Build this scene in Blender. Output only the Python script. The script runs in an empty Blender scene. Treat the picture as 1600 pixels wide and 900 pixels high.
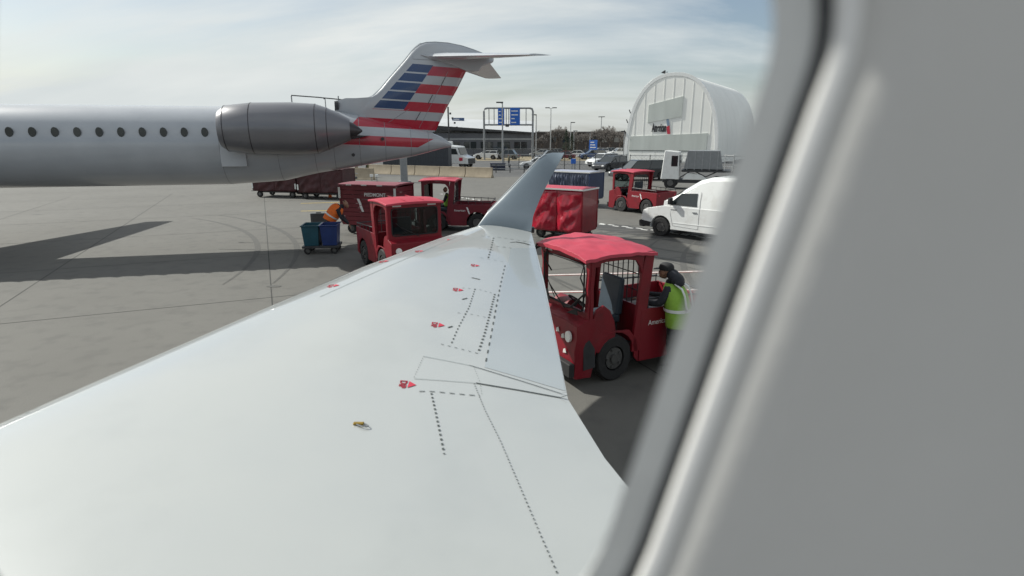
import bpy, bmesh, math, random
from mathutils import Vector, Matrix, noise
from mathutils.bvhtree import BVHTree
R = math.radians
S = bpy.context.scene
COL = S.collection
random.seed(7)
# ------------------------------------------------------------------ camera
H, F, HY = 4.0, 900.0, 213.0
PITCH = math.atan((450 - HY) / F)
cam = bpy.data.cameras.new('camera'); camo = bpy.data.objects.new('camera', cam); COL.objects.link(camo)
camo.location = (0, 0, H); camo.rotation_euler = (math.pi / 2 - PITCH, 0, 0)
cam.sensor_width = 36; cam.lens = 36 * F / 1600; cam.clip_start = .02; cam.clip_end = 3000
cam.dof.use_dof = True; cam.dof.focus_distance = 13; cam.dof.aperture_fstop = 2.4
S.camera = camo
# ------------------------------------------------------------------ sky and sun
SUNAZ = Vector((-.92, .39, 0)).normalized(); SUNEL = R(40)
SD = Vector((SUNAZ.x * math.cos(SUNEL), SUNAZ.y * math.cos(SUNEL), math.sin(SUNEL)))
W = bpy.data.worlds.new('World'); S.world = W; W.use_nodes = True
nt = W.node_tree; nt.nodes.clear()
def N(t, **k):
    n = nt.nodes.new(t)
    for a, b in k.items(): setattr(n, a, b)
    return n
sky = N('ShaderNodeTexSky', sky_type='NISHITA', sun_disc=False, sun_elevation=SUNEL,
        sun_rotation=math.atan2(SD.x, SD.y), dust_density=1.6, air_density=1.0)
tc = N('ShaderNodeTexCoord'); sep = N('ShaderNodeSeparateXYZ'); nt.links.new(tc.outputs['Generated'], sep.inputs[0])
def WM(op, a, b=None, clamp=False):
    n = N('ShaderNodeMath', operation=op); n.use_clamp = clamp
    for i, v in enumerate((a, b)):
        if v is None: continue
        if hasattr(v, 'links'): nt.links.new(v, n.inputs[i])
        else: n.inputs[i].default_value = v
    return n.outputs[0]
den = WM('ADD', WM('ABSOLUTE', sep.outputs[2]), .42)
cx_ = WM('DIVIDE', WM('MULTIPLY', sep.outputs[0], -1.0), den); cy_ = WM('DIVIDE', sep.outputs[1], den)
cmb = N('ShaderNodeCombineXYZ'); nt.links.new(cx_, cmb.inputs[0]); nt.links.new(cy_, cmb.inputs[1])
mp = N('ShaderNodeMapping'); mp.inputs['Location'].default_value = (2.0, 1.3, 5); mp.inputs['Rotation'].default_value = (0, 0, R(-50)); mp.inputs['Scale'].default_value = (.5, 1.3, 1)
nt.links.new(cmb.outputs[0], mp.inputs[0])
n1 = N('ShaderNodeTexNoise'); n1.inputs['Scale'].default_value = 1.0; n1.inputs['Detail'].default_value = 9; n1.inputs['Roughness'].default_value = .56; n1.inputs['Distortion'].default_value = .5
nt.links.new(mp.outputs[0], n1.inputs['Vector'])
rmp = N('ShaderNodeValToRGB'); rmp.color_ramp.elements[0].position = .38; rmp.color_ramp.elements[1].position = .57
rmp.color_ramp.elements[0].color = (.12, .12, .12, 1)
nt.links.new(n1.outputs[0], rmp.inputs[0])
n2 = N('ShaderNodeTexNoise'); n2.inputs['Scale'].default_value = 2.3; n2.inputs['Detail'].default_value = 5
nt.links.new(mp.outputs[0], n2.inputs['Vector'])
cr = N('ShaderNodeValToRGB'); cr.color_ramp.elements[0].position = .35; cr.color_ramp.elements[1].position = .7
cr.color_ramp.elements[0].color = (6.9, 7.15, 7.25, 1); cr.color_ramp.elements[1].color = (8.4, 8.4, 8.3, 1)
nt.links.new(n2.outputs[0], cr.inputs[0])
mx = N('ShaderNodeMixRGB'); nt.links.new(rmp.outputs[0], mx.inputs[0]); nt.links.new(sky.outputs[0], mx.inputs[1]); nt.links.new(cr.outputs[0], mx.inputs[2])
bg = N('ShaderNodeBackground'); bg.inputs['Strength'].default_value = .1
wo = N('ShaderNodeOutputWorld'); nt.links.new(mx.outputs[0], bg.inputs[0]); nt.links.new(bg.outputs[0], wo.inputs[0])
sun = bpy.data.lights.new('sun', 'SUN'); sun.energy = 5.0; sun.angle = R(.8); sun.color = (1, .955, .89)
suno = bpy.data.objects.new('sun', sun); COL.objects.link(suno)
suno.rotation_euler = (-SD).to_track_quat('-Z', 'Y').to_euler(); suno.location = (0, 0, 50)
S.view_settings.view_transform = 'Standard'; S.view_settings.look = 'None'; S.view_settings.exposure = 0.12; S.view_settings.gamma = 1
S.cycles.use_denoising = True
S.cycles.max_bounces = 8; S.cycles.transparent_max_bounces = 16
# ------------------------------------------------------------------ materials
MATS = {}
def lin(c): return tuple(((v / 255) / 12.92 if v / 255 <= .04045 else ((v / 255 + .055) / 1.055) ** 2.4) for v in c)
def mat(name, col, rough=.5, metal=0, var=.12, scale=3.0, bump=0, bscale=30, coat=0, dirt=None, emit=0, spec=.5, stretch=(1, 1, 1)):
    if name in MATS: return MATS[name]
    m = bpy.data.materials.new(name); m.use_nodes = True; t = m.node_tree; b = t.nodes['Principled BSDF']
    b.inputs['Roughness'].default_value = rough; b.inputs['Metallic'].default_value = metal
    b.inputs['Coat Weight'].default_value = coat; b.inputs['Coat Roughness'].default_value = .04
    b.inputs['Specular IOR Level'].default_value = spec
    co = t.nodes.new('ShaderNodeTexCoord'); mpn = t.nodes.new('ShaderNodeMapping'); mpn.inputs['Scale'].default_value = stretch
    t.links.new(co.outputs['Object'], mpn.inputs[0])
    nz = t.nodes.new('ShaderNodeTexNoise'); nz.inputs['Scale'].default_value = scale; nz.inputs['Detail'].default_value = 6; nz.inputs['Roughness'].default_value = .6
    t.links.new(mpn.outputs[0], nz.inputs['Vector'])
    rp = t.nodes.new('ShaderNodeValToRGB'); rp.color_ramp.elements[0].position = .3; rp.color_ramp.elements[1].position = .7
    d = dirt if dirt else tuple(c * (1 - var) for c in col)
    rp.color_ramp.elements[0].color = (*d, 1); rp.color_ramp.elements[1].color = (*[min(1, c * (1 + var)) for c in col], 1)
    if dirt: rp.color_ramp.elements[0].position = .33; rp.color_ramp.elements[1].position = .5; rp.color_ramp.elements[1].color = (*col, 1)
    t.links.new(nz.outputs[0], rp.inputs[0]); t.links.new(rp.outputs[0], b.inputs['Base Color'])
    if bump:
        bn = t.nodes.new('ShaderNodeTexNoise'); bn.inputs['Scale'].default_value = bscale; bn.inputs['Detail'].default_value = 4
        t.links.new(mpn.outputs[0], bn.inputs['Vector'])
        bp = t.nodes.new('ShaderNodeBump'); bp.inputs['Strength'].default_value = bump; bp.inputs['Distance'].default_value = .02
        t.links.new(bn.outputs[0], bp.inputs['Height']); t.links.new(bp.outputs[0], b.inputs['Normal'])
    MATS[name] = m
    return m
def glassmat(name, tint=(.9, .95, .93), refl=.08, rough=.0):
    if name in MATS: return MATS[name]
    m = bpy.data.materials.new(name); m.use_nodes = True; t = m.node_tree; t.nodes.clear()
    tr = t.nodes.new('ShaderNodeBsdfTransparent'); tr.inputs[0].default_value = (*tint, 1)
    gl = t.nodes.new('ShaderNodeBsdfGlossy'); gl.inputs['Roughness'].default_value = rough
    fr = t.nodes.new('ShaderNodeLayerWeight'); fr.inputs[0].default_value = refl
    mxs = t.nodes.new('ShaderNodeMixShader'); o = t.nodes.new('ShaderNodeOutputMaterial')
    t.links.new(fr.outputs['Fresnel'], mxs.inputs[0]); t.links.new(tr.outputs[0], mxs.inputs[1]); t.links.new(gl.outputs[0], mxs.inputs[2]); t.links.new(mxs.outputs[0], o.inputs[0])
    MATS[name] = m; return m
RED = mat('red_tug_paint', (.20, .008, .017), .45, var=.18, scale=2.6, bump=.18, bscale=5, coat=.15, dirt=(.14, .012, .018), spec=.35)
REDROOF = mat('sunlit_red_roof_paint', (.46, .045, .075), .5, var=.15, scale=3, bump=.1, bscale=6)  # brighter, pinker sunlit copy of the tug red, itself darkened for shade
DRED = mat('dark_red_panel_paint', (.15, .010, .020), .5, var=.2, scale=2, bump=.1)
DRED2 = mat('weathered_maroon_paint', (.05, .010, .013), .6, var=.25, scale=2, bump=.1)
VINYL = mat('red_vinyl_tarp', (.36, .012, .03), .26, var=.12, scale=3, bump=.25, bscale=5, coat=.5)
BLUEV = mat('navy_vinyl_tarp', (.012, .028, .085), .35, var=.2, scale=3, bump=.2, bscale=6, coat=.3)
GREYV = mat('slate_blue_curtain', (.07, .085, .13), .5, var=.25, scale=4, bump=.2, bscale=6)
WHITE = mat('white_van_paint', (.78, .79, .78), .28, var=.03, coat=.6, dirt=(.70, .70, .68))
OFFW = mat('off_white_paint', (.66, .66, .64), .5, var=.06)
BLACK = mat('black_rubber', (.018, .018, .019), .75, var=.25, scale=8)
DARK = mat('dark_metal', (.035, .036, .04), .5, var=.25, scale=6)
STEEL = mat('galvanised_steel', (.33, .34, .35), .45, metal=.6, var=.15, scale=6)
GREYM = mat('grey_metal', (.24, .25, .26), .5, metal=.2, var=.12, scale=4)
RIM = mat('wheel_rim_metal', (.16, .16, .16), .35, metal=.7, var=.2, scale=9)
SEAT = mat('slate_seat_vinyl', (.045, .065, .085), .5, var=.15, scale=5)
DGLASS = mat('dark_vehicle_glass', (.022, .028, .03), .06, var=.1, coat=.6)
GLASS = glassmat('clear_cab_glass', (.55, .62, .62), .12)
DUSTY = glassmat('dusty_windscreen_glass', (.42, .47, .47), .3, .02)
PANE = glassmat('cabin_window_acrylic', (.955, .97, .965), .03)
LIME = mat('lime_hi_vis_cloth', (.26, .46, .055), .75, var=.12, scale=12, bump=.25, bscale=14)
ORANGE = mat('orange_hi_vis_cloth', (.85, .17, .025), .75, var=.12, scale=12, bump=.25, bscale=14)
REFL = mat('reflective_tape', (.72, .74, .72), .35, var=.05)
NAVYC = mat('dark_navy_cloth', (.022, .024, .032), .85, var=.25, scale=10, bump=.3, bscale=16)
TROU = mat('charcoal_trouser_cloth', (.022, .025, .028), .9, var=.25, scale=10, bump=.3, bscale=16)
SKIN = mat('skin', (.32, .17, .11), .55, var=.08)
WINGP = mat('pale_grey_wing_paint', (.41, .428, .422), .3, var=.03, scale=.9, coat=1.0, spec=.5, dirt=(.385, .404, .398))
WLP = mat('shaded_blue_grey_winglet_paint', (.15, .19, .225), .4, var=.05, scale=1.5, coat=.25)  # blue grey darkened to carry the shade on the winglet
WEDGE = mat('sunlit_leading_edge', (.62, .64, .65), .3, metal=.5, var=.05)  # pale metal that paints in the sun along the leading edges
SEAM = mat('wing_seam_sealant', (.06, .07, .07), .7, var=.3, scale=12)
SEAML = mat('pale_seam_sealant', (.24, .27, .27), .7, var=.2, scale=12)
GASK = mat('grey_rubber_gasket', (.055, .058, .06), .7, var=.1, scale=8)
SKINJ = mat('skin_joint_line', (.25, .275, .275), .6, var=.15, scale=5)
MARKR = mat('red_stencil_paint', (.50, .03, .06), .6, var=.15, scale=30)
BRASS = mat('brass_fitting', (.42, .28, .06), .35, metal=.8, var=.2, scale=30)
LINING = mat('cabin_lining_plastic', (.66, .655, .63), .55, var=.03, scale=6, bump=.05, bscale=160)
RIMP = mat('white_window_rim_plastic', (.90, .90, .88), .4, var=.02)
SEALG = mat('grey_window_seal', (.70, .71, .69), .45, var=.1, scale=9)
CJW = mat('jet_white_paint', (.47, .49, .52), .25, var=.05, scale=1, coat=.7, dirt=(.42, .44, .47))
CJG = mat('jet_belly_grey_paint', (.30, .31, .33), .3, var=.08, scale=1, coat=.5)
NAC = mat('nacelle_metal', (.18, .18, .195), .34, metal=.3, var=.07, scale=.8, coat=.3)
NACD = mat('burnt_exhaust_metal', (.06, .055, .06), .35, metal=.6, var=.3, scale=4)
CONC = mat('barrier_concrete', (.36, .30, .22), .85, var=.16, scale=1.5, bump=.3, bscale=12)
LINEW = mat('worn_white_line_paint', (.62, .62, .60), .7, var=.12, scale=6, dirt=(.42, .41, .38))
LINER = mat('worn_red_line_paint', (.45, .12, .10), .7, var=.12, scale=6, dirt=(.38, .22, .18))
LINEY = mat('worn_yellow_line_paint', (.52, .38, .10), .7, var=.12, scale=6)
HANG = mat('white_hangar_fabric', (.88, .88, .84), .6, var=.05, scale=.2, bump=.1, bscale=1.5)
HANGG = mat('grey_hangar_panel', (.52, .55, .52), .7, var=.1, scale=.6, stretch=(1, 1, .15))
BLUES = mat('blue_road_sign', (.015, .12, .50), .4, var=.1, scale=2)
SIGNW = mat('white_sign_lettering', (.8, .8, .8), .5, var=.02)
BARK = mat('bare_tree_bark', (.105, .085, .07), .9, var=.3, scale=2)
TWIG = mat('bare_tree_twigs', (.27, .245, .225), .95, var=.35, scale=.6)
EVER = mat('evergreen_foliage', (.02, .035, .02), .9, var=.4, scale=1)
# ------------------------------------------------------------------ helpers
def tag(o, label=None, cat=None, group=None, kind=None):
    if label: o['label'] = label
    if cat: o['category'] = cat
    if group: o['group'] = group
    if kind: o['kind'] = kind
    return o
def empty(name, loc=(0, 0, 0), rz=0, label=None, cat=None, group=None):
    o = bpy.data.objects.new(name, None); COL.objects.link(o); o.location = loc; o.rotation_euler = (0, 0, rz)
    o.empty_display_size = .2
    return tag(o, label, cat, group)
class MB:
    def __init__(s): s.v = []; s.f = []; s.m = Matrix.Identity(4)
    def add(s, vs, fs):
        b = len(s.v); s.v += [tuple(s.m @ Vector(v)) for v in vs]; s.f += [tuple(b + i for i in f) for f in fs]; return s
    def box(s, a, b):
        (x0, y0, z0), (x1, y1, z1) = a, b
        return s.add([(x0, y0, z0), (x1, y0, z0), (x1, y1, z0), (x0, y1, z0), (x0, y0, z1), (x1, y0, z1), (x1, y1, z1), (x0, y1, z1)],
                     [(0, 3, 2, 1), (4, 5, 6, 7), (0, 1, 5, 4), (1, 2, 6, 5), (2, 3, 7, 6), (3, 0, 4, 7)])
    def tube(s, pts, r, n=8, r1=None):
        pts = [Vector(p) for p in pts]; rings = []
        for i, p in enumerate(pts):
            d = (pts[min(i + 1, len(pts) - 1)] - pts[max(i - 1, 0)]).normalized()
            u = d.cross(Vector((0, 0, 1)));
            if u.length < .05: u = d.cross(Vector((1, 0, 0)))
            u.normalize(); w = d.cross(u)
            rr = r if r1 is None else r + (r1 - r) * i / (len(pts) - 1)
            rings.append([tuple(p + (u * math.cos(2 * math.pi * k / n) + w * math.sin(2 * math.pi * k / n)) * rr) for k in range(n)])
        return s.loft(rings)
    def loft(s, rings, cap=True, closed=True):
        n = len(rings[0]); vs = [v for r in rings for v in r]; fs = []
        for i in range(len(rings) - 1):
            for k in range(n if closed else n - 1):
                k2 = (k + 1) % n; fs.append((i * n + k, i * n + k2, (i + 1) * n + k2, (i + 1) * n + k))
        if cap and closed: fs.append(tuple(range(n - 1, -1, -1))); fs.append(tuple((len(rings) - 1) * n + k for k in range(n)))
        return s.add(vs, fs)
    def prism(s, poly, y0, y1, axis='y'):   # polygon in (x, z) pushed along y (or in (x, y) along z)
        n = len(poly)
        if axis == 'y': vs = [(x, y0, z) for x, z in poly] + [(x, y1, z) for x, z in poly]
        elif axis == 'x': vs = [(y0, x, z) for x, z in poly] + [(y1, x, z) for x, z in poly]
        else: vs = [(x, y, y0) for x, y in poly] + [(x, y, y1) for x, y in poly]
        fs = [tuple(range(n)), tuple(range(2 * n - 1, n - 1, -1))] + [(k, n + k, n + (k + 1) % n, (k + 1) % n) for k in range(n)]
        return s.add(vs, fs)
    def disc(s, c, r, w, axis=1, n=20):
        c = Vector(c); a = Vector((0, 0, 0)); a[axis] = w / 2
        return s.tube([c - a, c + a], r, n)
    def build(s, name, m, parent=None, bev=0, smooth=False, seg=2, kind=None, label=None):
        me = bpy.data.meshes.new(name); me.from_pydata(s.v, [], s.f); me.update()
        bm = bmesh.new(); bm.from_mesh(me); bmesh.ops.recalc_face_normals(bm, faces=bm.faces); bm.to_mesh(me); bm.free()
        me.materials.append(m)
        o = bpy.data.objects.new(name, me); COL.objects.link(o)
        if parent: o.parent = parent
        if smooth or bev:
            me.polygons.foreach_set('use_smooth', [True] * len(me.polygons))
        if bev:
            md = o.modifiers.new('bevel', 'BEVEL'); md.width = bev; md.segments = seg; md.limit_method = 'ANGLE'; md.angle_limit = R(40); md.harden_normals = True
        elif smooth:
            try:
                bm = bmesh.new(); bm.from_mesh(me)
                for e in bm.edges:
                    if len(e.link_faces) == 2 and e.calc_face_angle(0) > R(42): e.smooth = False
                bm.to_mesh(me); bm.free()
            except Exception: pass
        if kind: o['kind'] = kind
        if label: o['label'] = label
        return o
def kids(o): return [c for c in bpy.data.objects if c.parent == o]
def copy_tree(o, parent=None, loc=None, rz=None, label=None, swap=None):
    c = o.copy(); COL.objects.link(c); c.parent = parent
    if loc: c.location = loc
    if rz is not None: c.rotation_euler = (0, 0, rz)
    if label: c['label'] = label
    if swap and c.type == 'MESH' and c.data.materials and c.data.materials[0].name in swap:
        c.data = c.data.copy(); c.data.materials[0] = swap[c.data.materials[0].name]
    for ch in CH.get(o.name, kids(o)): copy_tree(ch, c, swap=swap)
    return c
CH = {}
def ray(px, py):
    u = (px - 800) / F; v = (450 - py) / F
    return Vector((u, math.cos(PITCH) + v * math.sin(PITCH), -math.sin(PITCH) + v * math.cos(PITCH)))
EYE = Vector((0, 0, H))
def at_z(px, py, z=0): d = ray(px, py); return EYE + d * ((z - H) / d.z)
def at_y(px, py, y): d = ray(px, py); return EYE + d * (y / d.y)
def at_plane(px, py, o, n): d = ray(px, py); return EYE + d * ((o - EYE).dot(n) / d.dot(n))
def text_mesh(name, body, size, m, parent, M, ext=.002, bold=0, sx=1):
    cu = bpy.data.curves.new('t', 'FONT'); cu.body = body; cu.size = size; cu.extrude = ext; cu.align_x = 'CENTER'; cu.align_y = 'CENTER'; cu.offset = bold
    to = bpy.data.objects.new('t', cu); COL.objects.link(to)
    bpy.context.view_layer.update()
    me = bpy.data.meshes.new_from_object(to.evaluated_get(bpy.context.evaluated_depsgraph_get()))
    bpy.data.objects.remove(to)
    me.transform(M @ Matrix.Diagonal((sx, 1, 1, 1))); me.materials.clear(); me.materials.append(m)
    o = bpy.data.objects.new(name, me); COL.objects.link(o); o.parent = parent
    return o
def face_matrix(c, xdir, up):
    x = Vector(xdir).normalized(); z = Vector(up).normalized(); n = x.cross(z)
    M = Matrix((x, z, n)).transposed().to_4x4(); M.translation = Vector(c); return M
# ================================================================== GROUND
def ground_mat():
    m = mat('apron_concrete', (.138, .134, .122), .85, var=.10, scale=.22, bump=.25, bscale=30)
    t = m.node_tree; b = t.nodes['Principled BSDF']
    prev = b.inputs['Base Color'].links[0].from_socket
    co = t.nodes['Texture Coordinate']
    n = t.nodes.new('ShaderNodeTexNoise'); n.inputs['Scale'].default_value = 2.2; n.inputs['Detail'].default_value = 8; t.links.new(co.outputs['Object'], n.inputs['Vector'])
    n3 = t.nodes.new('ShaderNodeTexNoise'); n3.inputs['Scale'].default_value = 60; n3.inputs['Detail'].default_value = 2; t.links.new(co.outputs['Object'], n3.inputs['Vector'])
    r = t.nodes.new('ShaderNodeValToRGB'); r.color_ramp.elements[0].position = .30; r.color_ramp.elements[0].color = (.84, .84, .85, 1); r.color_ramp.elements[1].position = .5; r.color_ramp.elements[1].color = (1, 1, 1, 1)
    t.links.new(n.outputs[0], r.inputs[0])
    r3 = t.nodes.new('ShaderNodeValToRGB'); r3.color_ramp.elements[0].color = (.8, .8, .8, 1); r3.color_ramp.elements[1].color = (1.1, 1.1, 1.1, 1); t.links.new(n3.outputs[0], r3.inputs[0])
    a = t.nodes.new('ShaderNodeMixRGB'); a.blend_type = 'MULTIPLY'; a.inputs[0].default_value = 1; t.links.new(prev, a.inputs[1]); t.links.new(r.outputs[0], a.inputs[2])
    a2 = t.nodes.new('ShaderNodeMixRGB'); a2.blend_type = 'MULTIPLY'; a2.inputs[0].default_value = 1; t.links.new(a.outputs[0], a2.inputs[1]); t.links.new(r3.outputs[0], a2.inputs[2])
    t.links.new(a2.outputs[0], b.inputs['Base Color'])
    return m
ground_mat()
tag(MB().add([(-1500, -60, 0), (1500, -60, 0), (1500, 1500, 0), (-1500, 1500, 0)], [(0, 1, 2, 3)]).build('ground', MATS['apron_concrete']), kind='structure')
ASPH = mat('parking_asphalt', (.085, .085, .085), .9, var=.15, scale=.4, bump=.2, bscale=20)
STRIPD = mat('dark_strip_ground', (.062, .062, .062), .9, var=.15, scale=.6, bump=.2, bscale=20)
SOIL = mat('dry_verge_grass', (.24, .20, .13), .95, var=.25, scale=1)
def sheet(name, pts, m, z):
    tag(MB().add([(p[0], p[1], z) for p in pts], [tuple(range(len(pts)))]).build(name, m), kind='structure')
sheet('parking_lot', [(-200, 66), (-2, 60), (14, 60), (14, 56), (400, 40), (400, 1200), (-200, 1200)], ASPH, .004)
sheet('verge', [(-6, 100), (13, 100), (16, 122), (-8, 122)], SOIL, .008)
# strips darker than the concrete apron, by the carts
gp = lambda x, y: at_z(x, y, 0)
sheet('dark_strip', [gp(820, 357), gp(880, 353), gp(960, 350), gp(1120, 372), gp(1120, 388), gp(930, 358)], STRIPD, .004)
sheet('dark_strip', [gp(815, 372), gp(860, 375), gp(940, 362), gp(1022, 392), gp(985, 396), gp(815, 384)], STRIPD, .004)
OIL = mat('oil_stain', (.095, .093, .086), .6, var=.2, scale=4)
rnd = random.Random(12)
for k in range(26):
    if k < 18: cx0, cy0 = rnd.uniform(-9, 9), rnd.uniform(6, 36)
    else: cx0, cy0 = rnd.uniform(-26, -6), rnd.uniform(12, 42)
    r0 = rnd.uniform(.04, .17); ph = rnd.uniform(0, 9)
    pts_ = [(cx0 + r0 * 1.6 * (1 + .45 * noise.noise(Vector((math.cos(t) * 1.5 + ph, math.sin(t) * 1.5, ph)))) * math.cos(t), cy0 + r0 * (1 + .45 * noise.noise(Vector((math.cos(t) * 1.5, math.sin(t) * 1.5 + ph, 4)))) * math.sin(t)) for t in [q * math.pi / 9 for q in range(18)]]
    sheet('oil_stain', pts_, OIL, .0065 + k * .00003)
TYRE = mat('tyre_mark', (.088, .086, .080), .8, var=.12, scale=5)
for k in range(9):
    cx0, cy0, r0, a0 = [(14, 20, 12, 150), (-20, 30, 16, -30), (-14, 8, 16, 20), (10, 44, 18, 215), (22, 14, 17, 150), (-26, 14, 18, 5), (2, 50, 26, 250), (-8, 52, 30, 265), (16, 30, 14, 190)][k]
    for dr in (0, 1.35):
        v_ = []; f_ = []
        for q in range(21):
            t = R(a0 + q * 2.6); w3 = .10 * min(1, .25 + q / 8, .25 + (20 - q) / 8)
            v_ += [(cx0 + (r0 + dr - w3) * math.cos(t), cy0 + (r0 + dr - w3) * math.sin(t), .0048 + k * .00012), (cx0 + (r0 + dr + w3) * math.cos(t), cy0 + (r0 + dr + w3) * math.sin(t), .0048 + k * .00012)]
            if q: f_.append((2 * q - 2, 2 * q - 1, 2 * q + 1, 2 * q))
        tag(MB().add(v_, f_).build('tyre_mark', TYRE), kind='structure')
# expansion joints between the apron slabs
JOINT = mat('joint_sealant', (.045, .045, .043), .9, var=.2)
mb = MB(); u = Vector((.92, .39)); w_ = Vector((-.39, .92)); o0 = Vector((4.2, 5.4))
for k in range(-8, 9):
    for (a, b_) in ((u, w_), (w_, u)):
        c = o0 + b_ * (k * 6.1); p, q = c - a * 45, c + a * 45; n_ = Vector((-a.y, a.x)) * .014
        mb.add([(p.x - n_.x, p.y - n_.y, .0035), (q.x - n_.x, q.y - n_.y, .0035), (q.x + n_.x, q.y + n_.y, .0035), (p.x + n_.x, p.y + n_.y, .0035)], [(0, 1, 2, 3)])
tag(mb.build('slab_joints', JOINT), kind='structure')
def stripe(name, p, q, wd, m, z=.009):
    p, q = Vector(p[:2]), Vector(q[:2]); d = (q - p).normalized(); n_ = Vector((-d.y, d.x)) * wd / 2
    tag(MB().add([(*(p - n_), z), (*(q - n_), z), (*(q + n_), z), (*(p + n_), z)], [(0, 1, 2, 3)]).build(name, m), kind='structure')
for (l, r_) in (((845, 430.5), (1105, 424)), ((845, 457), (1105, 453))):
    p, q = gp(*l), gp(*r_); p += (p - q) * .3; q += (q - p) * .6
    stripe('painted_line', p, q, .17, LINER, .009); stripe('painted_line', p, q, .10, LINEW, .013)
for (l, r_) in (((470, 318), (540, 316)), ((470, 330), (520, 329))):
    stripe('yellow_line', gp(*l), gp(*r_), .16, LINEY)
# zipper marking of the vehicle lane
zp = [gp(690, 303), gp(770, 317), gp(938, 350), gp(1065, 366), gp(1240, 390)]
mb = MB()
for i in range(len(zp) - 1):
    a, b_ = zp[i], zp[i + 1]; L = (b_ - a).length; d = (b_ - a) / L; n_ = Vector((-d.y, d.x, 0)); k = 0; t = 0
    while t < L:
        c = a + d * t; s_ = 1 if k % 2 else -1
        c = c + n_ * .09 * s_
        mb.add([tuple(c + d * x + n_ * y + Vector((0, 0, .010))) for x, y in ((0, -.08), (.33, -.08), (.33, .08), (0, .08))], [(0, 1, 2, 3)])
        t += .38; k += 1
tag(mb.build('zipper_marking', LINEW), kind='structure')
# ================================================================== OWN AIRLINER WING
wingO = empty('airliner_wing', (0, 0, 1.6), 0, 'pale grey glossy airliner wing with upswept blue grey winglet seen from the cabin window', 'wing')
A0, B0 = 1.6, .08
def wpl(px, py): d = ray(px, py); return EYE + d * ((A0 - H) / (d.z - B0 * d.y))
sec = [((-5.5, .25), (1.68, .25)), ((-4.55, 2.2), (1.10, 2.2)), ((-3.9, 3.7), (.64, 3.55)), ((-3.58, 4.45), (.46, 4.34)), ((-2.95, 5.85), (.445, 5.85)),
       ((-2.10, 7.75), (.42, 7.4)), ((-1.27, 9.3), (.37, 8.95)), ((-.80, 10.05), (.345, 9.70)), ((-.63, 10.3), (.335, 9.95))]
def airfoil(le, te, n=18):
    (x0, y0), (x1, y1) = le, te; z0, z1 = A0 + B0 * y0, A0 + B0 * y1
    ch = math.hypot(x1 - x0, y1 - y0); T = min(.34, ch * .105); up = []; lo = []
    for k in range(n + 1):
        c = (k / n) ** 1.7
        th = 2.97 * math.sqrt(c) - 1.26 * c - 3.52 * c * c + 2.84 * c ** 3 - 1.03 * c ** 4   # 0..~1
        x = x0 + (x1 - x0) * c; y = y0 + (y1 - y0) * c; z = z0 + (z1 - z0) * c
        camb = T * .25 * 4 * c * (1 - c) * .4
        up.append((x, y, z + T * .42 * th + camb - T * .10 * c)); lo.append((x, y, z - T * .55 * th + camb - T * .10 * c - .012))
    return up, lo
def dense(secs, m=5):
    out = []
    for i in range(len(secs) - 1):
        for k in range(m):
            t = k / m; f = lambda a, b: (a[0] + (b[0] - a[0]) * t, a[1] + (b[1] - a[1]) * t)
            out.append((f(secs[i][0], secs[i + 1][0]), f(secs[i][1], secs[i + 1][1])))
    return out + [secs[-1]]
rings = []
for le, te in dense(sec):
    up, lo = airfoil(le, te); rings.append(up + lo[:0:-1])
wmb = MB(); wmb.loft(rings)
wing = wmb.build('wing_skin', WINGP, None, smooth=True)
WINGP.node_tree.nodes['Principled BSDF'].inputs['Coat IOR'].default_value = 1.85
bvh = BVHTree.FromPolygons(wmb.v, wmb.f)
def whit(px, py, off=.002):
    h = bvh.ray_cast(EYE, ray(px, py).normalized())
    p = h[0] if h[0] else wpl(px, py)
    return p + Vector((0, 0, off))
def keep(o, p):  # parent keeping world placement
    o.parent = p; o.matrix_parent_inverse = Matrix.Translation(-Vector(p.location)) @ Matrix.Identity(4); return o
wing.data.transform(Matrix.Translation(-wingO.location)); wing.parent = wingO
def wpart(mb, name, m, **k):
    o = mb.build(name, m, None, **k); o.data.transform(Matrix.Translation(-wingO.location)); o.parent = wingO; return o
def wz(x, y):
    h = bvh.ray_cast(Vector((x, y, 8)), Vector((0, 0, -1))); return h[0].z if h[0] else A0 + B0 * y
def surf_poly(pxs, step=.06):
    P = [whit(*p, off=0) for p in pxs]; out = []
    for i in range(len(P) - 1):
        n = max(1, int((P[i + 1] - P[i]).length / step))
        for k in range(n): q = P[i].lerp(P[i + 1], k / n); out.append(Vector((q.x, q.y, wz(q.x, q.y))))
    out.append(P[-1]); return out
def ribbon(mb, pts, wd, off=.005):
    for i in range(len(pts) - 1):
        a, b_ = pts[i], pts[i + 1]; d = (b_ - a); d.z = 0
        if d.length < 1e-5: continue
        n_ = Vector((-d.y, d.x, 0)).normalized() * wd / 2; z = Vector((0, 0, off))
        mb.add([tuple(a - n_ + z), tuple(b_ - n_ + z), tuple(b_ + n_ + z), tuple(a + n_ + z)], [(0, 1, 2, 3)])
def dashes(mb, pxs, on, gap, wd):
    pts = surf_poly(pxs, .002); acc = 0; cur = [pts[0]]
    for i in range(1, len(pts)):
        acc += (pts[i] - pts[i - 1]).length; ph = acc % (on + gap)
        if ph < on: cur.append(pts[i])
        else:
            if len(cur) > 1: ribbon(mb, [cur[0], cur[-1]], wd)
            cur = []
    if len(cur) > 1: ribbon(mb, [cur[0], cur[-1]], wd)
AILP = mat('aileron_grey_paint', (.35, .382, .395), .26, var=.03, scale=1, coat=1.0)
Lh = [(798, 388), (795, 404), (790, 424), (785, 446), (780, 470), (775, 495), (769, 522), (763, 548), (757, 574)]
Rh = [(836, 388), (839.5, 404), (844, 424), (849.5, 446), (855.5, 470), (861.5, 495), (868.5, 522), (877, 560), (885.5, 606)]
mb = MB(); v = []
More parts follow.
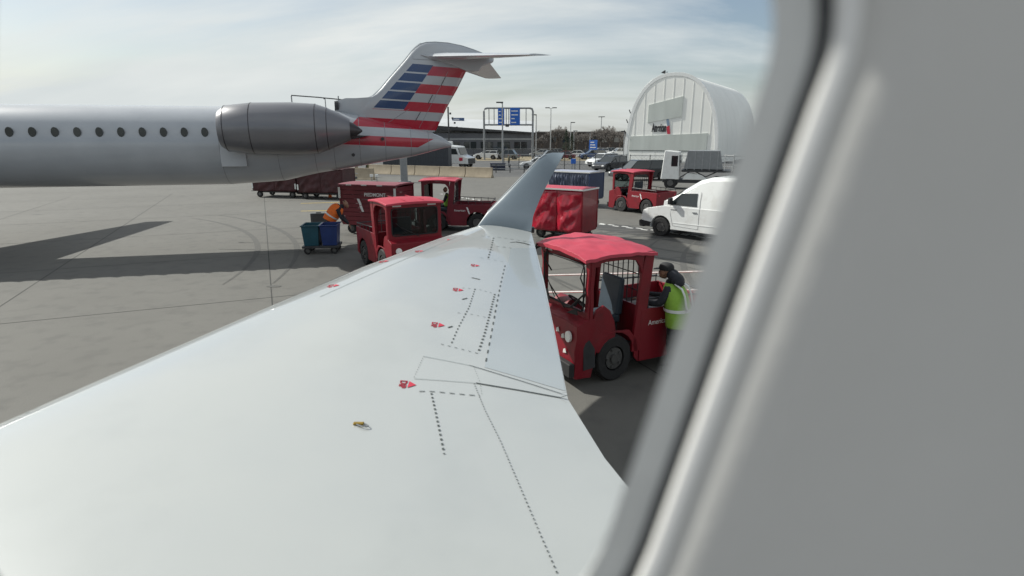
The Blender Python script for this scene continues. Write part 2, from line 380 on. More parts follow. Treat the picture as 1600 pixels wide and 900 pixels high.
for a_, b_ in zip(Lh, Rh):
    A_, B_ = whit(*a_, off=0), whit(*b_, off=0)
    for k in range(9):
        q = A_.lerp(B_, .0 + .985 * k / 8); v.append((q.x, q.y, wz(q.x, q.y) + .0025))
mb.add(v, [(r_ * 9 + k, r_ * 9 + k + 1, r_ * 9 + k + 10, r_ * 9 + k + 9) for r_ in range(8) for k in range(8)])
ai = wpart(mb, 'aileron', AILP, smooth=True)
# control surface gap (dark) and thin seams
mb = MB(); ribbon(mb, surf_poly([(744, 599), (888, 618)]), .016); wpart(mb, 'aileron_gap', SEAM)
mb = MB(); ribbon(mb, surf_poly([(733, 571), (888, 613)]), .008); wpart(mb, 'flap_seam', SEAM)
for P_ in ([(661, 557), (733, 571)], [(647, 592), (744, 599)]):
    mb = MB(); ribbon(mb, surf_poly(P_), .006); wpart(mb, 'panel_seam', SEAML)
mb = MB(); ribbon(mb, surf_poly([(500, 464), (560, 437), (640, 402), (712, 371)]), .010); wpart(mb, 'slat_seam', SEAML)
R1 = [  # big dots and dashes of the fasteners
    ([(771, 372), (768, 385), (763, 403)], .05, .09, .024), ([(773, 460), (765, 492), (757, 522), (747, 552)], .03, .05, .022),
    ([(674, 615), (680, 642), (688, 680), (694, 710)], .022, .035, .016), ([(741, 600), (757, 640), (782, 690), (845, 838), (872, 900)], .012, .024, .010),
    ([(742, 452), (733, 480), (716, 512), (704, 540)], .03, .05, .014)]
mb = MB()
for a in R1: dashes(mb, *a)
wpart(mb, 'rivet_line', SEAM, kind='stuff')
R2 = [([(789, 415), (783, 440), (775, 480), (768, 520), (758, 572)], .07, .10, .014), ([(777, 371), (800, 374), (830, 379)], .06, .045, .012), ([(752, 369), (771, 371)], .05, .05, .01),
      ([(722, 450), (745, 452), (772, 459)], .03, .04, .008), ([(715, 489), (735, 491), (762, 497)], .03, .04, .007), ([(689, 538), (705, 542), (748, 553)], .03, .04, .008),
      ([(655, 612), (675, 612), (715, 616), (750, 619)], .045, .035, .010), ([(662, 557), (646, 592)], .012, .03, .006), ([(740, 573), (750, 598), (753, 618)], .012, .03, .005),
      ([(748, 388), (772, 392)], .03, .04, .008), ([(775, 385), (792, 387), (800, 388)], .05, .05, .012), ([(750, 403), (790, 410)], .05, .05, .006)]
mb = MB()
for a in R2: dashes(mb, *a)
wpart(mb, 'seam_dashes', SEAM, kind='stuff')
# scrape by the wing tip
mb = MB(); ribbon(mb, surf_poly([(797, 379), (808, 378)]), .018); ribbon(mb, surf_poly([(806, 378), (818, 380), (828, 383)]), .038); wpart(mb, 'scrape_mark', SEAM)
# stencilled warnings: three letters turned on their side and an arrow head
def stencil(px, py, s, letters=True):
    c = whit(px, py, 0); Mx = face_matrix((0, 0, 0), (1, 0, 0), (0, 1, 0))
    mb = MB(); z = .005
    tri = [(c.x + s * .25, c.y - s * .62), (c.x + s * 1.0, c.y + .0), (c.x + s * .25, c.y + s * .62)]
    mb.add([(x, y, wz(x, y) + z) for x, y in tri], [(0, 1, 2)]); wpart(mb, 'warning_arrow', MARKR)
    if letters:
        o = text_mesh('warning_lettering', 'DIP', s * .95, MARKR, None, Matrix.Rotation(-math.pi / 2, 4, 'Z'), ext=.0004, bold=s * .03, sx=1.0)
        for v in o.data.vertices:
            v.co.x += c.x - s * .30; v.co.y += c.y; v.co.z = wz(v.co.x, v.co.y) + z
        o.data.transform(Matrix.Translation(-wingO.location)); o.parent = wingO
stencil(634, 601, .085); stencil(682, 508, .085); stencil(714, 453, .08); stencil(741, 415, .075)
stencil(598, 409, .09); stencil(519, 447, .09); stencil(654, 393, .085); stencil(697, 375, .08, False)
# small hinge tabs
for (a, b_) in (((700, 512), (707, 510)), ((722, 468), (730, 466)), ((737, 434), (750, 437))):
    mb = MB(); ribbon(mb, surf_poly([a, b_]), .02); wpart(mb, 'hinge_tab', SEAM)
# brass lug with its grey ring
c = whit(562, 664, .004); mb = MB(); mb.box((c.x - .045, c.y - .010, c.z), (c.x + .03, c.y + .018, c.z + .014)); wpart(mb, 'brass_lug', BRASS, bev=.004)
mb = MB(); pts = [(c.x + .02 + .05 * math.cos(t), c.y - .012 + .022 * math.sin(t) - .022 * math.cos(t), c.z + .006) for t in [k * math.pi / 8 for k in range(17)]]
mb.tube(pts, .0045, 6); wpart(mb, 'lug_ring', GREYM, smooth=True)
# winglet
NW = 9; rings = []
base_le, base_te = Vector((-.63, 10.3, A0 + B0 * 10.3 - .0)), Vector((.335, 9.95, A0 + B0 * 9.95))
LEp = [(745, 346), (762, 331), (783, 310), (805, 287), (825, 266), (842, 248), (852, 241), (863, 238.5), (880, 238.5)]
TEp = [(829, 352), (833, 338), (838, 325), (845, 308), (853, 292), (861, 277), (868, 264), (876, 250), (881, 240)]
for i in range(NW):
    t = i / (NW - 1); yy = 10.3 + .42 * t; ye = 10.02 + .58 * t
    le = at_y(*LEp[i], yy) if i else base_le; te = at_y(*TEp[i], ye) if i else base_te
    ax = (te - le); nrm = ax.cross(Vector((0, 0, 1))).normalized()
    if nrm.y > 0: nrm = -nrm
    r_ = []; th = max(.012, .055 * (1 - t) + .015); m_ = 8
    if i == 0: nrm = Vector((0, -.25, 1)).normalized()
    elif i == 1: nrm = (nrm + Vector((0, 0, .9))).normalized()
    elif i == 2: nrm = (nrm + Vector((0, 0, .35))).normalized()
    pr = [(c_ / m_) ** 1.5 for c_ in range(m_ + 1)]
    hh = lambda c: th * 1.6 * (math.sqrt(c) * (1 - c)) + .002
    r_ = [le + ax * c + nrm * hh(c) for c in pr] + [le + ax * c - nrm * hh(c) for c in pr[:0:-1]]
    rings.append([tuple(p) for p in r_])
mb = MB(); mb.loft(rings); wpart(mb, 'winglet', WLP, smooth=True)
mb = MB(); mb.tube([rings[i][0] for i in range(1, NW - 2)], .012, 6); wpart(mb, 'winglet_leading_edge', WEDGE, smooth=True)  # bright tube standing in for sun on the edge
p = whit(827, 358, 0); mb = MB(); mb.box((p.x - .02, p.y - .06, p.z - .06), (p.x + .09, p.y + .08, p.z + .035)); wpart(mb, 'tip_light_housing', DARK, bev=.01)
# ================================================================== CABIN WALL AND WINDOW
WX, WZ, WA, WB, WR, WPHI = -.0898, 3.9041, .1666, .226, .16, .24507
YO = .262
def yw(y): return YO + (y - .42) * .65
def outl(cx, cz, a, b, r, phi, y, n=14):
    out = []
    r4 = r
    for (sx, sz, a0) in ((1, 1, 0), (-1, 1, 90), (-1, -1, 180), (1, -1, 270)):
        r = r4 - (WR - .06) if sx < 0 or sz > 0 else r4
        for k in range(n + 1):
            t = R(a0 + 90 * k / n); x = sx * (a - r) + r * math.cos(t); z = sz * (b - r) + r * math.sin(t)
            out.append((cx + x * math.cos(phi) + z * math.sin(phi), y, cz - x * math.sin(phi) + z * math.cos(phi)))
    return out
def ring(grow, y, c=(WX, WZ)): g = grow * .64; return outl(c[0], c[1], WA + g, WB + g, WR + g * .8, WPHI, yw(y))
PITCHW = .60
ctrs = [(WX + k * PITCHW, WZ) for k in (-1, 0, 1)]
YL, YS = yw(.386), yw(.47)
def cell(cx, cz, y, g, z0=2.9, z1=4.9):
    x0, x1 = cx - PITCHW / 2, cx + PITCHW / 2; out = []
    for p in ring(g, .4, (cx, cz)):
        d = Vector((p[0] - cx, p[2] - cz))
        tx = (x1 - cx if d.x > 0 else x0 - cx) / d.x if abs(d.x) > 1e-6 else 1e9
        tz = (z1 - cz if d.y > 0 else z0 - cz) / d.y if abs(d.y) > 1e-6 else 1e9
        t = min(tx, tz); out.append((cx + d.x * t, y, cz + d.y * t))
    return out
mb = MB()
for (cx, cz) in ctrs: mb.loft([ring(.078, .386, (cx, cz)), cell(cx, cz, YL, .078)], cap=False)
lin_ = mb.build('cabin_wall', LINING, None); tag(lin_, kind='structure')
for prof in ([(YL, 4.9), (YL - .04, 5.15), (YL - .14, 5.32), (YL - .3, 5.42), (YL - .5, 5.45)], [(YL, 2.9), (YL - .01, 2.75), (YL - .015, 2.6)]):
    xs = (WX - 1.5 * PITCHW, WX + 1.5 * PITCHW)
    MB().add([(x, y, z) for x in xs for y, z in prof], [(k, k + 1, len(prof) + k + 1, len(prof) + k) for k in range(len(prof) - 1)]).build('lining_panel', LINING, lin_, smooth=True)
mb = MB()
for (cx, cz) in ctrs: mb.loft([ring(.019, .437, (cx, cz)), ring(.034, .47, (cx, cz)), cell(cx, cz, YS, .034)], cap=False)
mb.build('fuselage_skin', WINGP, lin_)
for (cx, cz) in ctrs:
    c_ = (cx, cz)
    MB().loft([ring(.040, .405, c_), ring(.044, .399, c_), ring(.054, .393, c_), ring(.066, .388, c_), ring(.078, .386, c_)], cap=False).build('window_reveal', LINING, lin_, smooth=True)
    fr = MB().loft([ring(.001, .436, c_), ring(-.005, .422, c_), ring(.020, .418, c_), ring(.020, .436, c_)], cap=False).build('window_frame', SEALG, lin_, smooth=True)
    MB().loft([ring(.020, .420, c_), ring(.021, .413, c_), ring(.027, .411, c_), ring(.030, .418, c_)], cap=False).build('window_gasket', GASK, fr, smooth=True)
    MB().loft([ring(.0265, .416, c_), ring(.0275, .406, c_), ring(.033, .402, c_), ring(.038, .401, c_), ring(.041, .406, c_)], cap=False).build('window_rim', RIMP, fr, smooth=True)
    MB().loft([ring(.010, .4345, c_), ring(.010, .4315, c_)]).build('window_pane', PANE, fr)
xa, xb = WX - 1.5 * PITCHW, WX + 1.5 * PITCHW
prof = [(YS - 2.7, 1.75), (YS - 1.7, 1.5), (YS - .9, 1.75), (YS - .4, 2.2), (YS - .1, 2.6), (YS, 2.9), (YS, 4.9), (YS - .1, 5.2), (YS - .4, 5.55), (YS - .9, 5.8), (YS - 1.7, 5.92), (YS - 2.7, 5.8)]
def skin_strip(x0, x1, pr): return MB().add([(x, y, z) for x in (x0, x1) for y, z in pr], [(k, k + 1, len(pr) + k + 1, len(pr) + k) for k in range(len(pr) - 1)])
for x0, x1, pr in ((-17, xa, prof), (xb, 13, prof), (xa, xb, prof[:6]), (xa, xb, prof[6:9])): skin_strip(x0, x1, pr).build('fuselage_skin', WINGP, lin_, smooth=True)
# ================================================================== REGIONAL JET TAIL
TH = R(13); AFT = Vector((math.cos(TH), math.sin(TH), 0)); LAT = Vector((math.sin(TH), -math.cos(TH), 0))  # LAT faces the camera
JO = at_y(640, 213, 22.6); JO.z = 0
jet = empty('regional_jet', tuple(JO), TH, 'parked silver regional jet with striped red, white and blue T-tail', 'airplane')
def JL(px, py, lat=0):   # pixel to local (x aft, z) on the plane at lateral offset lat towards the camera
    o_ = Vector(JO) + LAT * lat; p = at_plane(px, py, o_, LAT) - Vector(JO); return (p.dot(AFT), p.z)
# fuselage: stations given by their top and bottom pixel rows
st = []
for px, yt, yb in ((705, 224, 229), (690, 214, 232), (668, 205, 238), (640, 198, 245), (600, 190, 252), (560, 180, 259), (520, 172, 265.5), (490, 166, 270)):
    x, zt = JL(px, yt, .0); _, zb = JL(px, yb, .0); st.append((x, (zt + zb) / 2, (zt - zb) / 2))
xe = st[-1][0]
st += [(xe - 1.2, st[-1][1] - .12, 1.32), (xe - 3, st[-1][1] - .2, 1.35), (xe - 14, st[-1][1] - .2, 1.35), (xe - 17, st[-1][1] - .25, 1.25), (xe - 19, st[-1][1] - .4, .95), (xe - 20.4, st[-1][1] - .6, .45), (xe - 21, st[-1][1] - .7, .08)]
def circ(x, z, r, n=28, lat=0): return [(x, lat + r * math.sin(2 * math.pi * k / n), z + r * math.cos(2 * math.pi * k / n)) for k in range(n)]
JF = MB(); JF.loft([circ(*s) for s in st])
# material with the livery: built from local coordinates (stripes are paint)
def livery():
    m = bpy.data.materials.new('jet_livery_paint'); m.use_nodes = True; t = m.node_tree; b = t.nodes['Principled BSDF']
    b.inputs['Roughness'].default_value = .28; b.inputs['Coat Weight'].default_value = .6
    co = t.nodes.new('ShaderNodeTexCoord'); sp = t.nodes.new('ShaderNodeSeparateXYZ'); t.links.new(co.outputs['Object'], sp.inputs[0])
    def M(op, a, b_=None, clamp=False):
        n = t.nodes.new('ShaderNodeMath'); n.operation = op; n.use_clamp = clamp
        for i, v in enumerate((a, b_)):
            if v is None: continue
            if hasattr(v, 'links'): t.links.new(v, n.inputs[i])
            else: n.inputs[i].default_value = v
        return n.outputs[0]
    X, Z = sp.outputs[0], sp.outputs[2]
    # z at which red bands start, from the trailing edge rows, sloping with local x
    pA = JL(728, 108); pB = JL(681, 204); slope = (JL(562, 181)[1] - JL(681, 190)[1]) / (JL(562, 181)[0] - JL(681, 190)[0])
    slope2 = (JL(675, 106)[1] - JL(728, 109)[1]) / (JL(675, 106)[0] - JL(728, 109)[0])
    sl = (slope + slope2) / 2
    ztop = pA[1] - sl * pA[0]; zbot = pB[1] - sl * pB[0]; per = (ztop - zbot) / 3.52
    q = M('DIVIDE', M('SUBTRACT', ztop, M('SUBTRACT', Z, M('MULTIPLY', X, sl))), per)
    fr = M('FRACT', q); red = M('LESS_THAN', fr, .52)
    inr = M('MULTIPLY', M('GREATER_THAN', q, 0), M('LESS_THAN', q, 4.6)); red = M('MULTIPLY', red, inr)
    # blue field: forward of a raked line, with thin pale gaps
    u0, u1 = JL(675, 105), JL(632, 170)
    k_ = (u1[0] - u0[0]) / (u1[1] - u0[1])
    line = M('ADD', u0[0], M('MULTIPLY', M('SUBTRACT', Z, u0[1]), k_)); fwd = M('LESS_THAN', X, line)
    zt2 = JL(645, 100)[1]; zt2 = zt2 - sl * JL(645, 100)[0]; zb2 = JL(578, 168); zb2 = zb2[1] - sl * zb2[0]; per2 = (zt2 - zb2) / 4.85
    q2 = M('DIVIDE', M('SUBTRACT', zt2, M('SUBTRACT', Z, M('MULTIPLY', X, sl))), per2)
    blue = M('LESS_THAN', M('FRACT', q2), .84); inb = M('MULTIPLY', M('GREATER_THAN', q2, 0), M('LESS_THAN', q2, 4.9)); blue = M('MULTIPLY', M('MULTIPLY', blue, inb), fwd)
    red = M('MULTIPLY', red, M('SUBTRACT', 1, M('MULTIPLY', fwd, M('LESS_THAN', q2, 4.95))))
    # margins: white along the leading edge, limits at the front of the lower bands
    e0, e1 = JL(648, 96), JL(582, 170); ke = (e1[0] - e0[0]) / (e1[1] - e0[1])
    le = M('ADD', e0[0], M('MULTIPLY', M('SUBTRACT', Z, e0[1]), ke)); ok = M('GREATER_THAN', X, le)
    low = JL(540, 215)[1]; e2, e3 = JL(562, 181), JL(524, 228); kf = (e3[0] - e2[0]) / (e3[1] - e2[1])
    fz = JL(565, 176)[1]
    lf = M('ADD', e2[0], M('MULTIPLY', M('SUBTRACT', Z, e2[1]), kf)); okl = M('GREATER_THAN', X, lf)
    up = M('GREATER_THAN', Z, fz); okk = M('ADD', M('MULTIPLY', up, ok), M('MULTIPLY', M('SUBTRACT', 1, up), okl))
    aftlim = M('LESS_THAN', X, M('ADD', JL(667, 222)[0], M('MULTIPLY', M('SUBTRACT', Z, JL(667, 222)[1]), 2.0)))
    okk = M('MULTIPLY', okk, M('MAXIMUM', aftlim, M('GREATER_THAN', Z, JL(680, 204)[1])))
    red = M('MULTIPLY', red, okk); blue = M('MULTIPLY', blue, okk)
    nz = t.nodes.new('ShaderNodeTexNoise'); nz.inputs['Scale'].default_value = 1.4; nz.inputs['Detail'].default_value = 5; t.links.new(co.outputs['Object'], nz.inputs['Vector'])
    def mixc(f, c1, c2):
        n = t.nodes.new('ShaderNodeMixRGB'); t.links.new(f, n.inputs[0])
        for i, c in ((1, c1), (2, c2)):
            if hasattr(c, 'links'): t.links.new(c, n.inputs[i])
            else: n.inputs[i].default_value = (*c, 1)
        return n.outputs[0]
    basec = mixc(nz.outputs[0], (.36, .38, .41), (.46, .48, .51))
    c = mixc(red, basec, (.40, .012, .035)); c = mixc(blue, c, (.012, .045, .14)); t.links.new(c, b.inputs['Base Color'])
    return m
LIV = livery()
fus = JF.build('fuselage', LIV, jet, smooth=True)
# fin outline and thickness
fin = [(523, 158), (540, 158), (570, 156), (582, 150), (594, 139), (606, 124), (620, 108), (633, 93), (643, 80), (650, 73), (657, 68), (666, 65.5), (680, 65), (700, 66.5), (722, 71), (740, 77), (754, 82.5),
       (754, 92), (735, 110), (728, 112), (714, 140), (697, 170), (681, 204), (668, 212), (620, 214), (575, 205), (545, 186), (523, 173)]
FP = [JL(*p) for p in fin]
def finth(x, z):
    return .085
mb = MB(); n = len(FP)
cxm = sum(p[0] for p in FP) / n; czm = sum(p[1] for p in FP) / n
ins = lambda p, k: (p[0] + (cxm - p[0]) * k, p[1] + (czm - p[1]) * k)
rg = [[(p[0], -.015, p[1]) for p in FP], [(ins(p, .05)[0], .07, ins(p, .05)[1]) for p in FP], [(ins(p, .14)[0], .115, ins(p, .14)[1]) for p in FP]]
rg0 = [[(p[0], .015, p[1]) for p in FP], [(ins(p, .05)[0], -.07, ins(p, .05)[1]) for p in FP], [(ins(p, .14)[0], -.115, ins(p, .14)[1]) for p in FP]]
def shell(rs):
    v = [q for r_ in rs for q in r_]; f = []
    for i in range(len(rs) - 1):
        for k in range(n): f.append((i * n + k, i * n + (k + 1) % n, (i + 1) * n + (k + 1) % n, (i + 1) * n + k))
    f.append(tuple((len(rs) - 1) * n + k for k in range(n))); return v, f
mb.add(*shell(rg[::1])); mb.add(*shell(rg0))
mb.build('tail_fin', LIV, jet, smooth=True)
# leading edge strip brightened as if sunlit
lep = [JL(*p) for p in fin[2:11]]
MB().tube([(x + .01, 0, z) for x, z in lep], .035, 6).build('fin_leading_edge', WEDGE, jet, smooth=True)
# rudder hinge line segments
mb = MB()
for a, b_ in (((696, 120), (689, 134)), ((676, 148), (669, 162)), ((657, 175), (649, 189))):
    (xa, za), (xb, zb) = JL(*a, .12), JL(*b_, .12); MB().tube([(xa, .0 - .123, za), (xb, -.123, zb)], .012, 4).build('rudder_seam', DARK, jet)
# fairing bullet under the stabiliser
bl = [(655, 86), (700, 86), (754, 88), (771, 91), (770, 98), (752, 104), (748, 112), (728, 112), (700, 100), (672, 93)]
BP = [JL(*p) for p in bl]; MB().prism(BP, -.17, .17).build('stabiliser_fairing', CJW, jet, bev=.05)
# stabiliser: near half and far half
xr, zr = JL(663, 88); xt_, zt_ = JL(753, 90)
def stab(sg):
    tipx, tipz = JL(800, 88)
    rgs = []
    # sections from the root outwards; near tip placed to land by the photograph
    T = Vector(JO)
    tipw = at_plane(862, 86.3, T + LAT * 3.9, LAT) - T
    tipaft = tipw.dot(AFT)
    for k in range(7):
        t = k / 6; xl = xr + (tipaft - .75 - xr) * t; xt2 = xt_ + .15 + (tipaft - xt_ - .15) * t; zc = zr + (tipw.z - zr) * t; th = .12 * (1 - t) + .035
        y = -sg * 3.9 * t
        pr = [(0, 0), (.04, .6), (.25, 1), (.6, .7), (1, .05), (.6, -.6), (.25, -.8), (.04, -.5)]
        rgs.append([(xl + (xt2 - xl) * a, y, zc + th * b_) for a, b_ in pr])
    MB().loft(rgs).build('stabiliser', CJW, jet, smooth=True)
stab(1); stab(-1)
# dark scoop at the foot of the dorsal fin
x, z = JL(524, 165); MB().tube([(x - .02, 0, z), (x + .12, 0, z)], .16, 12).build('dorsal_inlet', DARK, jet, smooth=True)
# engines with pylons
def engine(sg):
    lat = 1.75
    x1, zt = JL(546, 180, lat); _, zb = JL(546, 222, lat); x0, zt0 = JL(490, 162, lat); _, zb0 = JL(490, 240, lat)
    def c_(px, t_, b_):
        x, a = JL(px, t_, lat); _, bb = JL(px, b_, lat); return (x, (a + bb) / 2, (a - bb) / 2)
    ss = [c_(546, 186, 219), c_(530, 177, 226), c_(510, 168, 234), c_(492, 162, 240)]
    xs, zs, r_ = ss[-1]; ss += [(xs - .8, zs, r_ * 1.05), (xs - 2.0, zs, r_ * 1.02), (xs - 2.8, zs, r_ * .9), (xs - 3.0, zs, r_ * .72)]
    e = MB().loft([circ(a, b_, r2, 24, -sg * lat) for a, b_, r2 in ss]).build('engine_nacelle', NAC, jet, smooth=True)
    k = c_(546, 189, 217); k2 = c_(553, 193, 214); k3 = c_(566, 203, 206)
    MB().loft([circ(k[0] - .05, k[1], k[2], 20, -sg * lat), circ(k2[0], k2[1], k2[2], 20, -sg * lat), circ(k3[0], k3[1], .03, 20, -sg * lat)]).build('exhaust_cone', NACD, e, smooth=True)
    for q in (2, 3, 5, 6):
        a, b_, r2 = ss[q]; MB().loft([circ(a - .012, b_, r2 + .004, 24, -sg * lat), circ(a + .012, b_, r2 + .004, 24, -sg * lat)], cap=False).build('cowl_seam', NACD, e, smooth=True)
    mb = MB(); xx, zz = JL(556, 212, 1.0); mb.prism([(xx + .5, zz), (xx - 2.6, zz + .1), (xx - 2.6, zz - .12), (xx - .1, zz - .12)], -sg * .9, -sg * 1.6); mb.build('engine_pylon', NACD, jet, bev=.02)
engine(1); engine(-1)
for q in range(2, len(st) - 3):
    a, b_, r2 = st[q]
    MB().loft([circ(a - .008, b_, r2 + .003), circ(a + .008, b_, r2 + .003)], cap=False).build('skin_seam', mat('jet_seam', (.22, .23, .25), .5), jet, smooth=True)
(xa2, za2), (xb2, zb2) = JL(697, 170, .12), JL(668, 205, .12)
for a, b_ in (((645, 92), (720, 97)), ((640, 170), (600, 196)), ((700, 112), (655, 200))):
    (xa2, za2), (xb2, zb2) = JL(*a, .12), JL(*b_, .12); MB().tube([(xa2, -.116, za2), (xb2, -.116, zb2)], .007, 4).build('fin_seam', mat('jet_seam', (.22, .23, .25), .5), jet)
# landing gear and low wings, forward of what the window shows
zc = st[-7][1]
for k in range(26):
    x = xe - 3.4 - .62 * k; s_ = -1
    wn = MB(); wn.prism([(x + .105 * math.cos(a_), zc + .38 + .155 * math.sin(a_)) for a_ in [q * math.pi / 6 for q in range(12)]], -1.315, -1.262); wn.build('cabin_window', DGLASS, jet)
MB().prism([(xe - 3.0, zc - .75), (xe - 2.2, zc - .75), (xe - 2.2, zc + .35), (xe - 3.0, zc + .35)], -1.348, -1.20).build('cargo_door', CJW, jet, bev=.02)
mb = MB(); xg = xe - 13.5
for s_ in (-1, 1):
    g_ = MB(); g_.tube([(xg, s_ * 1.6, zc - 1.0), (xg, s_ * 1.9, .4)], .08); g_.build('main_gear', GREYM, jet)
    MB().disc((xg, s_ * 2.05, .42), .42, .26).build('wheel', BLACK, jet, smooth=True)
    pr = [(0, 0), (.05, .5), (.3, 1), (.7, .6), (1, 0), (.7, -.3), (.3, -.5)]
    MB().loft([[(xg - 2.2 + 3.8 * t * .9 + (4.4 * (1 - t) + 1.2 * t) * a, s_ * (1.0 + 9.6 * t), zc - .95 + .7 * t + .25 * (1 - t * .7) * b_) for a, b_ in pr] for t in (0, .3, .6, 1)]).build('main_wing', CJG, jet, smooth=True)
MB().tube([(xe - 17.5, 0, zc - 1), (xe - 17.5, 0, .35)], .07).build('nose_gear', GREYM, jet)
MB().disc((xe - 17.5, 0, .3), .3, .3).build('wheel', BLACK, jet, smooth=True)
for px, py in ((598, 217), (552, 242)):
    x, z = JL(px, py, 1.0); r0 = 1.0; MB().disc((x, -1.02 if px == 552 else -.78, z), .06, .1).build('drain_mast', DARK, jet)
# ================================================================== TUGS
def arc(cx, cz, r, a0, a1, n=10): return [(cx + r * math.cos(R(a0 + (a1 - a0) * k / n)), cz + r * math.sin(R(a0 + (a1 - a0) * k / n))) for k in range(n + 1)]
def wheel(parent, x, y, r, wd, n=22, loc=None):
    sg = 1 if y > 0 else -1
    mb = MB(); pr = [(r * .55, -wd / 2), (r * .93, -wd / 2), (r, -wd * .36), (r, wd * .36), (r * .93, wd / 2), (r * .55, wd / 2)]
    rings = [[(x + rr * math.cos(2 * math.pi * k / n), y + dy, r + rr * math.sin(2 * math.pi * k / n)) for rr, dy in pr] for k in range(n)]
    mb.loft(rings + [rings[0]], cap=False); w = mb.build('wheel', BLACK, parent, smooth=True)
    mb = MB(); mb.tube([(x, y + sg * (wd / 2 - .05), r), (x, y + sg * (wd / 2 - .02), r)], r * .48, 16); mb.tube([(x, y + sg * (wd / 2 - .03), r), (x, y + sg * (wd / 2 + .015), r)], r * .22, 10)
    for k in range(5):
        a = k * 2 * math.pi / 5; mb.tube([(x + r * .38 * math.cos(a), y + sg * (wd / 2 - .02), r + r * .38 * math.sin(a)), (x + r * .38 * math.cos(a), y + sg * (wd / 2 + .003), r + r * .38 * math.sin(a))], r * .07, 6)
    mb.build('rim', RIM, w, smooth=True)
    return w
LOGO_T = 'American'
def emblem(mb, c, xd, up, s):   # slanted two part flight mark
    c = Vector(c); xd = Vector(xd).normalized(); up = Vector(up).normalized()
    for pts in ([(-.5, .9), (-.1, .9), (.25, .1), (-.1, -.05)], [(-.15, -.1), (.22, .02), (.55, -.9), (.2, -.9)]):
        mb.add([tuple(c + xd * (a * s) + up * (b_ * s)) for a, b_ in pts], [(0, 1, 2, 3)])
def make_tug(loc, rz, label, group, paint=RED, roofm=REDROOF, driver=False, mark=None, windshield=GLASS):
    t = empty('baggage_tug', loc, rz, label, 'baggage tug', group)
    L0, L1, W2 = 1.45, -1.60, .78         # front x, rear x, half width
    cf, cb, top = 1.22, .02, 2.02         # cab front, cab back, eaves
    wx1, wx2, wr = .72, -1.0, .37
    MB().box((L1 + .05, -W2 + .10, .24), (L0 - .05, W2 - .10, .42)).build('chassis', DARK, t, bev=.01)
    # side panels: lower skirt with arches, door sill
    for s_ in (-1, 1):
        poly = [(L0, .30), (L0, .98), (cf + .02, 1.05)] + [(cf - .02, 1.05), (1.13, .80), (1.08, .52)] + [(.98, .42)]
        front = [(L0, .26), (L0, 1.00), (cf, 1.08), (1.12, 1.08)] + [(1.07, .86), (.98, .80)] + arc(wx1, wr, wr + .07, 82, -10, 8)[0:0]
        # fender over the front wheel
        fp = [(L0, .15), (L0, 1.00), (cf, 1.08), (1.10, 1.08), (1.06, .92), (.92, .80), (.60, .82), (.34, .80), (.18, .62), (.12, .40), (.12, .24)] + arc(wx1 - .08, wr, wr + .06, 195 - 10, 0 - 5, 10) + [(1.14, .15)]
        MB().prism(fp, s_ * (W2 - .035), s_ * W2).build('front_fender', paint, t, bev=.008)
        rp = [(cb + .08, .24), (cb + .08, 1.10), (L1, 1.10), (L1, .30), (wx2 - wr - .10, .30)] + arc(wx2, wr, wr + .07, 195, -15, 10) + [(wx2 + wr + .12, .24)]
        MB().prism(rp, s_ * (W2 - .03), s_ * (W2 + .004)).build('bed_side_panel', paint, t, bev=.008)
        # front pillar, rear pillar (raked), roof rail with rounded door corners
        MB().prism([(cf, 1.06), (cf, top), (cf - .09, top), (cf - .07, 1.06)], s_ * (W2 - .07), s_ * W2).build('front_pillar', paint, t, bev=.01)
        MB().prism([(cb + .02, .42), (cb - .15, top), (cb + .04, top), (cb + .10, 1.75), (cb + .25, .42)], s_ * (W2 - .07), s_ * W2).build('rear_pillar', paint, t, bev=.01)
        ar = [(cf - .08, top), (cf - .08, top - .16)] + [(cf - .15 - .02 * k, top - .16 + .012 * k ** 1.4) for k in range(1, 4)] + [(cf - .30, top - .09), (cb + .45, top - .09), (cb + .25, top - .12), (cb + .16, top - .22), (cb + .11, top - .34), (cb + .07, top)]
        MB().prism(ar, s_ * (W2 - .05), s_ * (W2 - .006)).build('door_header', paint, t, bev=.006)
    # curved inner engine cover beside the seat (near side shows as rounded bulge)
    rings = []
    for k in range(9):
        a = math.pi * k / 8; xx = .86 + .26 * math.cos(a) * 1.0; 
        rings.append([(xx, y, z0) for y, z0 in ((-.70, .42), (-.70, .42 + .70 * math.sin(a) ** .5 + .02), (-.25, .42 + .70 * math.sin(a) ** .5 + .02), (-.25, .42))])
    MB().loft(rings).build('engine_cover', paint, t, smooth=True)
    MB().prism([(.98, .50), (1.10, .55), (1.13, 1.05), (1.05, 1.20), (.90, 1.26), (.76, 1.16), (.66, .98), (.62, .80), (.66, .60)], .70, .765).build('side_guard', paint, t, bev=.02)
    MB().box((.1, -W2 + .08, .42), (1.2, W2 - .08, .50)).build('cab_floor', DARK, t)
    # front: nose panel, windscreen surround, bumper, lights
    MB().box((L0 - .02, -W2, .17), (L0 + .03, W2, 1.0)).build('nose_panel', paint, t, bev=.02)
    MB().prism([(L0, .97), (cf - .02, 1.06), (cf - .02, 1.10), (L0 + .02, 1.01)], -W2 + .002, W2 - .002).build('cowl', paint, t, bev=.008)
    MB().box((L0 + .03, -W2 - .01, .20), (L0 + .14, W2 + .01, .42)).build('front_bumper', BLACK, t, bev=.02)
    fr = MB(); fr.box((cf, -W2 + .01, 1.06), (cf + .035, W2 - .01, 1.17)); fr.box((cf, -W2 + .01, 1.90), (cf + .035, W2 - .01, top)); fr.box((cf, -W2 + .01, 1.17), (cf + .035, -W2 + .12, 1.90)); fr.box((cf, W2 - .12, 1.17), (cf + .035, W2 - .01, 1.90))
    wf = fr.build('windscreen_frame', paint, t)
